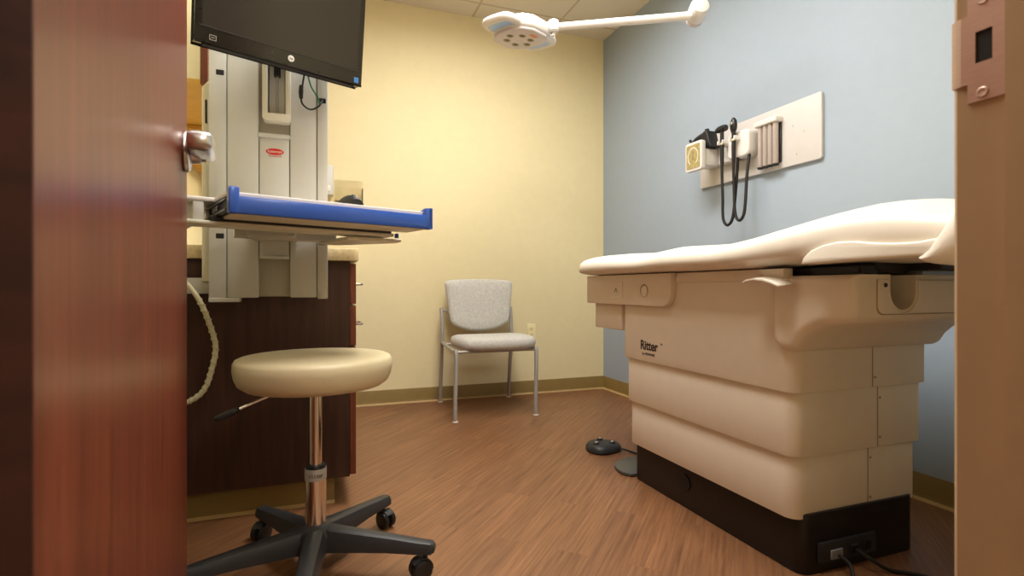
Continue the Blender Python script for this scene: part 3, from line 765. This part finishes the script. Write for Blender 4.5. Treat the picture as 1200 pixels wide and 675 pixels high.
# top plate and dark mechanism under the cushion
b = MB(); b.box(1.185, 1.74, 1.10, 2.15, 0.798, 0.822, 0.004, 1); obj('top_plate', b, PUTTY, et)
b = MB(); b.box(1.27, 1.72, 0.90, 1.14, 0.8225, 0.842, 0.002, 1); b.box(1.225, 1.285, 0.90, 1.12, 0.8125, 0.835, 0.003, 1); b.box(1.40, 1.66, 0.83, 0.98, 0.822, 0.842, 0.003, 1)
b.cyl((1.22, 0.91, 0.825), (1.66, 0.91, 0.825), 0.007, n=12); obj('lift_mechanism', b, STEELD, et)
b = MB(); b.box(1.40, 1.75, 0.872, 0.99, 0.8122, 0.823, 0.001, 1); obj('metal_plate', b, STEELG, et)
# foot end panel
b = MB(); b.prism(rrect(1.55, 2.165, 0.712, 0.834, [0.004, 0.004, 0.055, 0.006], 8), lambda u, v, a: (a, u, v), 1.166, 1.192, 0.004, 2); fp = obj('foot_panel', b, PUTTY, et)
b = MB(); b.box(1.18, 1.74, 1.88, 2.163, 0.713, 0.832, 0.005, 2); obj('foot_box', b, PUTTY, et)
b = MB(); b.box(1.192, 1.735, 1.912, 2.135, 0.603, 0.7125, 0.006, 2); obj('step_drawer', b, PUTTY, et)
b = MB(); b.box(1.1635, 1.1665, 1.86, 1.955, 0.735, 0.805, 0.001, 1); oc = obj('outlet_cover', b, PUTTY, fp)
b = MB(); b.box(1.1625, 1.164, 1.885, 1.93, 0.752, 0.79, 0.001, 1); obj('outlet_socket', b, PUTTY, oc)
b = MB(); b.cyl((1.1618, 1.907, 0.774), (1.1635, 1.907, 0.774), 0.0045, n=12); b.cyl((1.1618, 1.917, 0.766), (1.1635, 1.917, 0.766), 0.003, n=10); b.cyl((1.1618, 1.899, 0.766), (1.1635, 1.899, 0.766), 0.003, n=10); obj('outlet_hole', b, INK, oc)
b = MB(); b.lathe([(0.0, 0.0), (0.024, 0.0), (0.025, 0.0016), (0.022, 0.003), (0.0215, 0.001), (0, 0.001)], (1.1662, 1.71, 0.77), (-1, 0, 0), 32); bt = obj('button_ring', b, PUTTYD, fp, label='dark round recess')
b = MB(); b.lathe([(0.0, 0.0), (0.0215, 0.0), (0.0205, 0.0022), (0, 0.003)], (1.1655, 1.708, 0.767), (-1, 0, 0), 32); obj('button', b, PUTTY, bt)
# side seam strip under the cushion
b = MB(); b.box(1.1855, 1.192, 1.105, 1.545, 0.799, 0.833, 0.0015, 1); obj('side_strip', b, PUTTY, et)
# lever like handle
b = MB()
hp = [(1.478, 0.779), (1.465, 0.788), (1.44, 0.794), (1.41, 0.792), (1.37, 0.784), (1.335, 0.776), (1.317, 0.773)]
hq = [(y, z - 0.006) for y, z in hp[1:-1]]
# (pull handle on the near side, reaching out from the top plate)
hp = [(1.148, 0.796), (1.133, 0.8025), (1.11, 0.805), (1.08, 0.802), (1.05, 0.794), (1.03, 0.786)]
hpw = [Vector((1.118, y, z)) for y, z in hp]
rings = []
for i, (y, z) in enumerate(hp):
    t = 0.0030 if 0 < i < len(hp) - 1 else 0.002
    rings.append([Vector((1.10, y, z - t)), Vector((1.10, y, z + t * 0.4)), Vector((1.118, y, z + t)), Vector((1.135, y - 0.003, z + 0.004 + t)), Vector((1.16, y - 0.004, z + 0.006)), Vector((1.135, y - 0.003, z + 0.004 - t))])
b.loft(rings); hndl = obj('pull_handle', b, VINYL, et, 60)
b = MB(); b.prism([(1.148, 0.832), (1.13, 0.815), (1.085, 0.800), (1.062, 0.798), (1.062, 0.832)], lambda u, v, a: (a, u, v), 1.155, 1.19, 0.004, 2); obj('handle_bracket', b, PUTTY, hndl)
# wordmark
text('wordmark', 'Ritter', 0.050, frame_of((1.1873, 1.712, 0.558), (0, -1, 0), (0, 0, 1)), INK, et, 0.94, bold=0.0012)
text('tagline', 'by MIDMARK', 0.0145, frame_of((1.1873, 1.714, 0.526), (0, -1, 0), (0, 0, 1)), INK, et, 1.0)
text('trademark', 'TM', 0.009, frame_of((1.1873, 1.634, 0.572), (0, -1, 0), (0, 0, 1)), INK, et, 1.0)
# cushion: one long lofted pad (foot -> head)
ztop = [(2.18, 0.905), (2.165, 0.918), (2.14, 0.924), (2.05, 0.927), (1.9, 0.925), (1.78, 0.919), (1.70, 0.914), (1.62, 0.920), (1.52, 0.928), (1.40, 0.923), (1.28, 0.920), (1.17, 0.932), (1.07, 0.949), (0.98, 0.963), (0.90, 0.974), (0.82, 0.980), (0.74, 0.972), (0.66, 0.950), (0.58, 0.940), (0.50, 0.936), (0.46, 0.93)]
def interp(tab, y):
    for (a, va), (c, vc) in zip(tab[:-1], tab[1:]):
        if a >= y >= c: return va + (vc - va) * (a - y) / (a - c)
    return tab[-1][1]
b = MB(); rings = []
ys = [2.190, 2.186, 2.172, 2.15, 2.115] + [2.08 - 0.04 * k for k in range(40)] + [0.50, 0.48, 0.465, 0.456]
for y in ys:
    e = 1.0
    d0 = min(2.192 - y, y - 0.452)
    if d0 < 0.05: e = math.sqrt(max(0.05, 1 - (1 - d0 / 0.05) ** 2))
    zt = interp(ztop, min(2.17, max(0.46, y))); zb = 0.834 + 0.008 * max(0.0, min(1.0, (1.15 - y) / 0.25))
    zm = zb + (zt - zb) * 0.36; hu = (zt - zm) * (0.35 + 0.65 * e); hl = (zm - zb) * (0.35 + 0.65 * e)
    hw = 0.352 - 0.03 * (1 - e)
    if y > 1.2: hw -= 0.006 * math.exp(-((y - 1.70) / 0.07) ** 2)
    if y > 2.08: hw -= 0.035 * ((y - 2.08) / 0.1) ** 2
    ring = []
    for k in range(44):
        a = 2 * PI * k / 44; c, s = math.cos(a), math.sin(a)
        x = math.copysign(abs(c) ** (0.56 if s > 0 else 0.5), c) * hw
        z = abs(s) ** 0.74 * hu * 1.05 if s > 0 else -abs(s) ** 0.5 * hl
        ring.append(Vector((1.452 + x, y, zm + z)))
    rings.append(ring)
b.loft(rings); cu = obj('cushion', b, VINYL, et, 70)
# moulded side wing on the head section
top = [(0.952, 0.837), (0.945, 0.852), (0.925, 0.868), (0.895, 0.878), (0.86, 0.883), (0.82, 0.882), (0.775, 0.875), (0.735, 0.871), (0.69, 0.870), (0.645, 0.875), (0.60, 0.882), (0.565, 0.886)]
b = MB(); b.prism(top + [(0.565, 0.845), (0.70, 0.842), (0.85, 0.839)], lambda u, v, a: (a, u, v), 1.089, 1.14, 0.004, 2); obj('side_wing', b, VINYL, et, 50)
# headrest flap that wraps the end
b = MB(); rings = []
for (y, zt, zb, x0) in ((0.690, 0.842, 0.832, 1.12), (0.680, 0.846, 0.822, 1.088), (0.655, 0.862, 0.817, 1.076), (0.635, 0.900, 0.8165, 1.074), (0.612, 0.946, 0.817, 1.074), (0.56, 0.952, 0.818, 1.074), (0.50, 0.947, 0.820, 1.078), (0.45, 0.94, 0.83, 1.09), (0.44, 0.90, 0.85, 1.12)):
    ring = []
    hw = 1.452 - x0; zm = (zt + zb) / 2; hh = (zt - zb) / 2
    for k in range(36):
        a = 2 * PI * k / 36; c, s = math.cos(a), math.sin(a)
        ring.append(Vector((1.452 + math.copysign(abs(c) ** 0.45, c) * hw, y + 0.02 * math.copysign(abs(s) ** 0.6, s), zm + math.copysign(abs(s) ** 0.6, s) * hh)))
    rings.append(ring)
b.loft(rings); obj('headrest', b, VINYL, et, 70)
# foot of the base, connection panel
b = MB()
b.prism([(1.215, 1.872)] + [(1.45 - 0.258 * math.copysign(abs(math.cos(PI * k / 20)) ** 0.7, math.cos(PI * k / 20)), 1.91 + 0.165 * math.sin(PI * k / 20) ** 0.75) for k in range(21)] + [(1.685, 1.872)], XY, 0.0, 0.016, 0.006, 2)
obj('floor_plate', b, mat('grey_green_plate', rgb(82, 82, 78), 0.4), et)
b = MB(); b.box(1.28, 1.50, 1.0585, 1.0665, 0.028, 0.085, 0.003, 2); cp_ = obj('connection_panel', b, CHARC, et)
b = MB(); b.box(1.32, 1.365, 1.054, 1.059, 0.035, 0.062, 0.002, 1); obj('power_inlet', b, STEELG, cp_)
b = MB(); b.box(1.395, 1.425, 1.053, 1.059, 0.038, 0.066, 0.003, 1); obj('socket', b, BLACKM, cp_)
b = MB(); b.box(1.445, 1.475, 1.053, 1.059, 0.04, 0.07, 0.003, 1); obj('socket', b, BLACKM, cp_)
b = MB(); b.cyl((1.222, 1.55, 0.09), (1.2255, 1.55, 0.09), 0.03, n=24); obj('badge', b, BLACKM, et)
b = MB(); b.tube([(1.345, 1.052, 0.047), (1.345, 1.02, 0.035), (1.32, 0.99, 0.008), (1.28, 0.96, 0.0065), (1.25, 0.90, 0.0065)], 0.005, 8, 6); 
b.tube([(1.41, 1.051, 0.05), (1.42, 1.02, 0.04), (1.47, 1.0, 0.009), (1.53, 0.95, 0.0065), (1.55, 0.86, 0.0065), (1.50, 0.75, 0.0065), (1.38, 0.62, 0.0065)], 0.005, 8, 6)
obj('power_cord', b, BLACK, et)

# foot control on the floor
fc = thing('foot_control', 'small black foot control puck on the floor beside the exam table', 'foot control', (1.29, 2.235, 0))
b = MB(); b.lathe([(0, 0.0), (0.078, 0.0), (0.086, 0.008), (0.084, 0.022), (0.070, 0.036), (0.045, 0.041), (0.0, 0.036)], (1.29, 2.235, 0), n=40)
for v in b.bm.verts:
    dx, dy = v.co.x - 1.29, v.co.y - 2.235
    a = math.atan2(dy, dx); k = 1 + 0.06 * math.cos(3 * a + 0.6)
    v.co.x = 1.29 + dx * k; v.co.y = 2.235 + dy * k * 0.92
pk = obj('housing', b, CHARC, fc)
for a in (200, 320, 80):
    b = MB(); b.ell((1.29 + 0.046 * math.cos(R(a)), 2.235 + 0.042 * math.sin(R(a)), 0.041), 0.016, 0.013, 0.007); obj('pedal_button', b, BEZEL, fc)
    b = MB(); b.ell((1.29 + 0.046 * math.cos(R(a)), 2.235 + 0.042 * math.sin(R(a)), 0.0475), 0.006, 0.004, 0.002, 12); obj('button_mark', b, PAPER, fc)
b = MB(); b.tube([(1.352, 2.20, 0.016), (1.38, 2.17, 0.010), (1.405, 2.115, 0.006), (1.425, 2.082, 0.006)], 0.0045, 8, 6); obj('cord', b, BLACK, fc)

# ------------------------------------------------------------------ wall diagnostic board
XW = XR
bd = thing('instrument_board', 'white mounting board with instrument holder on the blue wall', 'instrument board', (XW, 2.1, 1.355))
b = MB(); b.prism(rrect(1.712, 2.497, 1.352, 1.648, 0.012), lambda u, v, a: (a, u, v), XW - 0.018, XW - 0.0003, 0.003, 2); obj('board', b, BOARD, bd)
b = MB()
# holder body: flat arm to the left and deep rounded cradle on the right
b.box(XW - 0.06, XW - 0.017, 2.14, 2.42, 1.445, 1.545, 0.008, 3)
hbdy = obj('holder_body', b, WHITEP, bd)
b = MB(); b.prism(rrect(2.06, 2.205, 1.445, 1.58, 0.03, 6), lambda u, v, a: (a, u, v), XW - 0.088, XW - 0.017, 0.01, 3); 
obj('transformer', b, WHITEP, bd)
for yv in (2.218, 2.135):
    b = MB(); b.box(XW - 0.125, XW - 0.05, yv - 0.022, yv - 0.012, 1.53, 1.552, 0.004, 2); b.box(XW - 0.125, XW - 0.05, yv + 0.012, yv + 0.022, 1.53, 1.552, 0.004, 2); b.box(XW - 0.092, XW - 0.05, yv - 0.022, yv + 0.022, 1.522, 1.552, 0.004, 2)
    obj('cradle', b, WHITEP, bd)
for (y, z) in ((1.86, 1.535), (1.80, 1.495), (1.84, 1.40)):
    b = MB(); b.cyl((XW - 0.0195, y, z), (XW - 0.017, y, z), 0.003, n=10); obj('screw', b, SILVER, bd)
# tip dispenser
td = thing('tip_dispenser', 'taupe tubular tip dispenser fixed on the white board', 'dispenser', (XW - 0.05, 1.98, 1.37))
for k in range(4):
    yk = 1.937 + k * 0.0305
    b = MB(); b.lathe([(0, 0), (0.0115, 0), (0.0132, 0.004), (0.0132, 0.205), (0, 0.205)], (XW - 0.042, yk, 1.372), n=20); tb = obj('tube', b, GREYT, td)
    b = MB(); b.lathe([(0, 0), (0.0105, 0), (0.0155, 0.004), (0.0155, 0.010), (0, 0.010)], (XW - 0.042, yk, 1.365), n=20); obj('cap', b, STEELD, tb)
b = MB(); b.box(XW - 0.066, XW - 0.0185, 1.915, 2.05, 1.572, 1.598, 0.006, 3); obj('top_cover', b, WHITEP, td)
b = MB(); b.box(XW - 0.028, XW - 0.0185, 1.92, 2.046, 1.38, 1.573, 0.003, 1); obj('back_plate', b, STEELD, td)
# two corded handles
def handle(name, label, y, kind, cord):
    x = XW - 0.108
    t = thing(name, label, 'instrument', (x, y, 1.46))
    b = MB(); b.lathe([(0, 0), (0.0075, 0), (0.0095, 0.02), (0.0105, 0.09), (0.0095, 0.125), (0, 0.125)], (x, y, 1.415), n=18); obj('grip', b, BLACKM, t)
    b = MB(); b.lathe([(0, 0), (0.0098, 0), (0.0098, 0.022), (0.008, 0.026), (0, 0.026)], (x, y, 1.518), n=18); obj('collar', b, LENS, t, label='brass toned collar')
    b = MB()
    if kind == 'oto':
        b.cyl((x, y, 1.54), (x, y, 1.61), 0.010, n=16)
        b.tube([(x, y - 0.028, 1.612), (x, y - 0.01, 1.614), (x, y + 0.018, 1.614), (x, y + 0.040, 1.612)], [0.016, 0.0185, 0.0175, 0.012], 18, 3)
    else:
        b.cyl((x, y, 1.54), (x, y, 1.575), 0.010, n=16)
        b.ell((x, y, 1.607), 0.016, 0.0205, 0.042)
    hd_ = obj('instrument_head', b, BLACK, t)
    if kind != 'oto':
        b = MB(); b.ell((x - 0.0145, y, 1.617), 0.004, 0.008, 0.008, 14); obj('lens', b, CHROME, hd_)
    b = MB(); b.tube(cord(x, y), 0.0075, 10, 8); obj('cord', b, BLACKM, t)
handle('otoscope', 'otoscope with black barrel head on a looped cord at the white board', 2.22, 'oto',
       lambda x, y: [(x, y, 1.43), (x, y, 1.36), (x, y - 0.005, 1.25), (x, y - 0.005, 1.18), (x, y - 0.012, 1.13), (x, y - 0.04, 1.105), (x, y - 0.072, 1.13), (x + 0.005, y - 0.082, 1.20), (x + 0.02, y - 0.08, 1.32), (x + 0.03, y - 0.08, 1.45)])
handle('ophthalmoscope', 'ophthalmoscope with rounded black head on a looped cord at the white board', 2.138, 'oph',
       lambda x, y: [(x, y, 1.43), (x, y, 1.36), (x, y - 0.004, 1.25), (x, y - 0.008, 1.18), (x, y - 0.02, 1.135), (x, y - 0.045, 1.12), (x, y - 0.07, 1.15), (x + 0.004, y - 0.076, 1.22), (x + 0.02, y - 0.068, 1.34), (x + 0.04, y - 0.064, 1.45)])
# aneroid gauge
ga = thing('blood_pressure_gauge', 'square white framed blood pressure gauge with gold dial on the white board', 'gauge', (XW - 0.17, 2.345, 1.47))
XG = XW - 0.155
b = MB(); b.prism(rrect(2.288, 2.420, 1.415, 1.572, 0.014, 6), lambda u, v, a: (a, u, v), XG - 0.028, XG, 0.004, 2); obj('case', b, WHITEP, ga)
b = MB(); b.prism(rrect(2.300, 2.408, 1.429, 1.558, 0.008, 4), lambda u, v, a: (a, u, v), XG - 0.030, XG - 0.027); dl = obj('dial', b, GOLD, ga)
b = MB()
for k in range(24):
    a = R(-140 + k * 280 / 23)
    for rr in (0.040,):
        cy, cz = 2.354 - rr * math.sin(a), 1.4935 + rr * 1.15 * math.cos(a)
        b.box(XG - 0.0308, XG - 0.0298, cy - 0.0022, cy + 0.0022, cz - 0.0035, cz + 0.0035)
obj('scale_marks', b, PAPER, dl)
b = MB(); b.box(XG - 0.031, XG - 0.03, 2.353, 2.355, 1.468, 1.526); obj('needle', b, INK, dl)
b = MB(); b.box(XG - 0.001, XW - 0.0605, 2.30, 2.40, 1.44, 1.53, 0.006, 2); obj('bracket', b, WHITEP, ga)
# black bulb and cuff fitting above the bracket
cf = thing('cuff_bulb', 'black inflation bulb with hook resting above the gauge bracket', 'inflation bulb', (XW - 0.1, 2.33, 1.545))
b = MB(); b.prism([(2.26, 1.532), (2.33, 1.532), (2.35, 1.60), (2.33, 1.628), (2.30, 1.625), (2.285, 1.57)], lambda u, v, a: (a, u, v), XW - 0.14, XW - 0.07, 0.008, 3); obj('body', b, BLACKM, cf)
b = MB(); b.tube([(XW - 0.105, 2.335, 1.61), (XW - 0.11, 2.36, 1.612), (XW - 0.12, 2.40, 1.600), (XW - 0.125, 2.425, 1.59)], [0.018, 0.019, 0.016, 0.009], 14, 5)
b.tube([(XW - 0.125, 2.395, 1.555), (XW - 0.13, 2.425, 1.588), (XW - 0.13, 2.445, 1.608)], 0.008, 10, 3); obj('bulb', b, BLACKM, cf)
b = MB(); b.tube([(XW - 0.105, 2.335, 1.61), (XW - 0.105, 2.338, 1.645)], 0.012, 12); obj('valve', b, BLACKM, cf)

# ------------------------------------------------------------------ exam lamp
el = thing('exam_light', 'white jointed exam light hanging from the ceiling over the table', 'exam light', (1.656, 2.0, H))
BJ = Vector((1.656, 2.0, 2.062))
b = MB(); b.cyl((BJ.x + 0.01, BJ.y, BJ.z), (BJ.x + 0.01, BJ.y, H - 0.03), 0.021, n=24); obj('drop_tube', b, WHITEP, el)
b = MB(); b.lathe([(0, 0), (0.10, 0), (0.10, -0.012), (0.06, -0.03), (0, -0.03)], (BJ.x + 0.01, BJ.y, H - 0.0003), n=36); obj('ceiling_mount', b, WHITEP, el)
av = Vector((1.09, 2.30, 2.04)) - BJ; adir = Vector((av.x, av.y, 0)).normalized(); aside = Vector((0, 0, 1)).cross(adir)
b = MB(); cdir = Vector((-0.346, -0.938, 0.25)).normalized()
b.lathe([(0.0, -0.045), (0.036, -0.045), (0.043, -0.036), (0.044, 0.0), (0.044, 0.028), (0.038, 0.04), (0.02, 0.045), (0.0, 0.045)], BJ, cdir, 36); jn = obj('joint', b, WHITEP, el)
b = MB(); b.lathe([(0.0, -0.062), (0.038, -0.062), (0.04, -0.056), (0.04, -0.046), (0, -0.046)], BJ, cdir, 36); obj('joint_cap', b, LAV, jn)
AE = Vector((1.076, 2.335, 2.043))
b = MB(); b.tube([BJ + Vector((0, 0, -0.02)) + adir * 0.03, AE], [0.0195, 0.0175], 18); arm = obj('arm', b, WHITEP, el)
# head: flat, lamp face down, turned about a third of a quarter from the arm
hx0 = adir.copy(); near = Vector((-adir.y, adir.x, 0))
if near.y > 0: near = -near
th = R(36)
hx = (hx0 * math.cos(th) - near * math.sin(th)).normalized()
dn = (Vector((0, 0, -1)) - near * 0.06 + adir * 0.10).normalized()
hx = (hx - dn * hx.dot(dn)).normalized(); hy = dn.cross(hx).normalized()
CT = AE + adir * 0.160 + Vector((0, 0, -0.034))
MH = Matrix((hx, hy, dn)).transposed().to_4x4(); MH.translation = CT
nsg = 1 if hy.dot(near) > 0 else -1
hm = lambda u, v, a: MH @ Vector((u, v, a))
b = MB()
b.prism([(-0.125, 0.045), (-0.09, 0.09), (-0.03, 0.108), (0.05, 0.105), (0.10, 0.085), (0.135, 0.05), (0.135, -0.05), (0.10, -0.085), (0.05, -0.105), (-0.03, -0.108), (-0.09, -0.09), (-0.125, -0.045)], hm, -0.002, 0.016, 0.007, 3)
bodyo = obj('lamp_body', b, LAV, el)
b = MB(); b.prism([(-0.130, 0.05), (-0.095, 0.097), (-0.03, 0.114), (0.05, 0.111), (0.105, 0.09), (0.141, 0.053), (0.141, -0.053), (0.105, -0.09), (0.05, -0.111), (-0.03, -0.114), (-0.095, -0.097), (-0.130, -0.05)], hm, -0.060, 0.004, 0.018, 4); obj('top_shell', b, WHITEP, el)
for s in (-1, 1):
    ph = [(-0.075, s * 0.100), (-0.07, s * 0.150), (-0.045, s * 0.172), (0.05, s * 0.172), (0.085, s * 0.152), (0.095, s * 0.095)]
    b = MB(); b.tube([MH @ Vector((u, v, -0.020)) for u, v in ph], 0.0195, 14, 5); hn = obj('handle', b, WHITEP, el)
    b = MB(); b.prism([(-0.068, s * 0.10), (-0.06, s * 0.15), (-0.04, s * 0.164), (0.045, s * 0.164), (0.075, s * 0.15), (0.085, s * 0.10)], hm, -0.016, -0.006, 0.002, 1); obj('grip_web', b, PALEB, hn, label='pale blue web inside the handle')
for k in range(6):
    a = R(30 + 60 * k); c = MH @ Vector((0.012 + 0.060 * math.cos(a), 0.060 * math.sin(a), 0.0155))
    b = MB(); b.lathe([(0.0, -0.002), (0.0125, -0.001), (0.014, 0.001), (0.018, 0.003), (0.019, 0.0), (0.019, -0.002)], c, dn, 24); lr = obj('lens', b, LENS, bodyo, label='small round lamp lens')
    b = MB(); b.lathe([(0.0, 0.0), (0.0125, 0.0), (0.0125, 0.0012), (0.0, 0.0016)], c, dn, 20); obj('lens_glass', b, STEELD, lr)
b = MB(); b.box(-0.098, -0.072, -0.022, 0.022, 0.0155, 0.0166, 0.0004, 1, MH); obj('sticker', b, ORANGE, bodyo, label='orange sticker')
b = MB(); b.tube([AE - adir * 0.02, AE + adir * 0.015, AE + adir * 0.06 + Vector((0, 0, -0.008))], [0.021, 0.026, 0.030], 18, 3); obj('neck', b, WHITEP, el)
b = MB(); b.lathe([(0.0, -0.03), (0.024, -0.03), (0.027, -0.02), (0.027, 0.018), (0.02, 0.026), (0, 0.026)], AE, (0, 0, -1), 28); b.cyl(AE + Vector((0, 0, -0.024)), AE + Vector((0, 0, -0.042)), 0.009, n=14); obj('swivel', b, WHITEP, el)

# ------------------------------------------------------------------ lights
def area(name, loc, sx, sy, power, col, rot=(0, 0, 0)):
    l = bpy.data.lights.new(name, 'AREA'); l.shape = 'RECTANGLE'; l.size = sx; l.size_y = sy; l.energy = power; l.color = col; l.spread = R(172)
    o = bpy.data.objects.new(name, l); COL.objects.link(o); o.location = loc; o.rotation_euler = rot
    return o
WARM = (1.0, 0.985, 0.955)
def troffer(label, x, y, sx, sy, power, col):
    t = thing('ceiling_light', label, 'ceiling light', (x, y, H))
    b = MB(); w = 0.025
    for (x0, x1, y0, y1) in ((x - sx / 2 - w, x - sx / 2, y - sy / 2 - w, y + sy / 2 + w), (x + sx / 2, x + sx / 2 + w, y - sy / 2 - w, y + sy / 2 + w), (x - sx / 2, x + sx / 2, y - sy / 2 - w, y - sy / 2), (x - sx / 2, x + sx / 2, y + sy / 2, y + sy / 2 + w)):
        b.box(x0, x1, y0, y1, H - 0.012, H - 0.0003, 0.002, 1)
    obj('frame', b, WHITEP, t)
    b = MB(); b.box(x - sx / 2, x + sx / 2, y - sy / 2, y + sy / 2, H - 0.008, H - 0.0003); obj('diffuser', b, DIFF, t)
    area('troffer_lamp', (x, y, H - 0.02), sx, sy, power, col)
troffer('recessed ceiling light panel over the middle of the exam room', 0.82, 2.05, 0.6, 1.2, 45, WARM)
troffer('recessed ceiling light panel just inside the open cherry door', 0.30, 1.0, 0.6, 0.6, 17, WARM)
troffer('recessed ceiling light panel in the corridor outside the doorway', 0.9, -1.1, 0.6, 1.2, 28, WARM)
area('under_cabinet_glow', (-0.5, 3.0, 1.39), 0.1, 0.8, 0.8, (1.0, 0.84, 0.6))

w = bpy.data.worlds.new('world'); SC.world = w; w.use_nodes = True
w.node_tree.nodes['Background'].inputs['Color'].default_value = (1.0, 0.9, 0.75, 1)
w.node_tree.nodes['Background'].inputs['Strength'].default_value = 0.02

# ------------------------------------------------------------------ camera
cd = bpy.data.cameras.new('camera'); cam = bpy.data.objects.new('camera', cd); COL.objects.link(cam)
cam.location = (0, 0, 0.78); cam.rotation_euler = (R(90), 0, R(-20.25))
cd.sensor_width = 36; cd.lens = 620 / 1200 * 36; cd.clip_start = 0.02
cd.dof.use_dof = True; cd.dof.focus_distance = 2.2; cd.dof.aperture_fstop = 5.6
SC.camera = cam
SC.view_settings.view_transform = 'Standard'; SC.view_settings.look = 'None'
SC.view_settings.exposure = 0.0; SC.view_settings.gamma = 1.0; SC.view_settings.use_curve_mapping = False
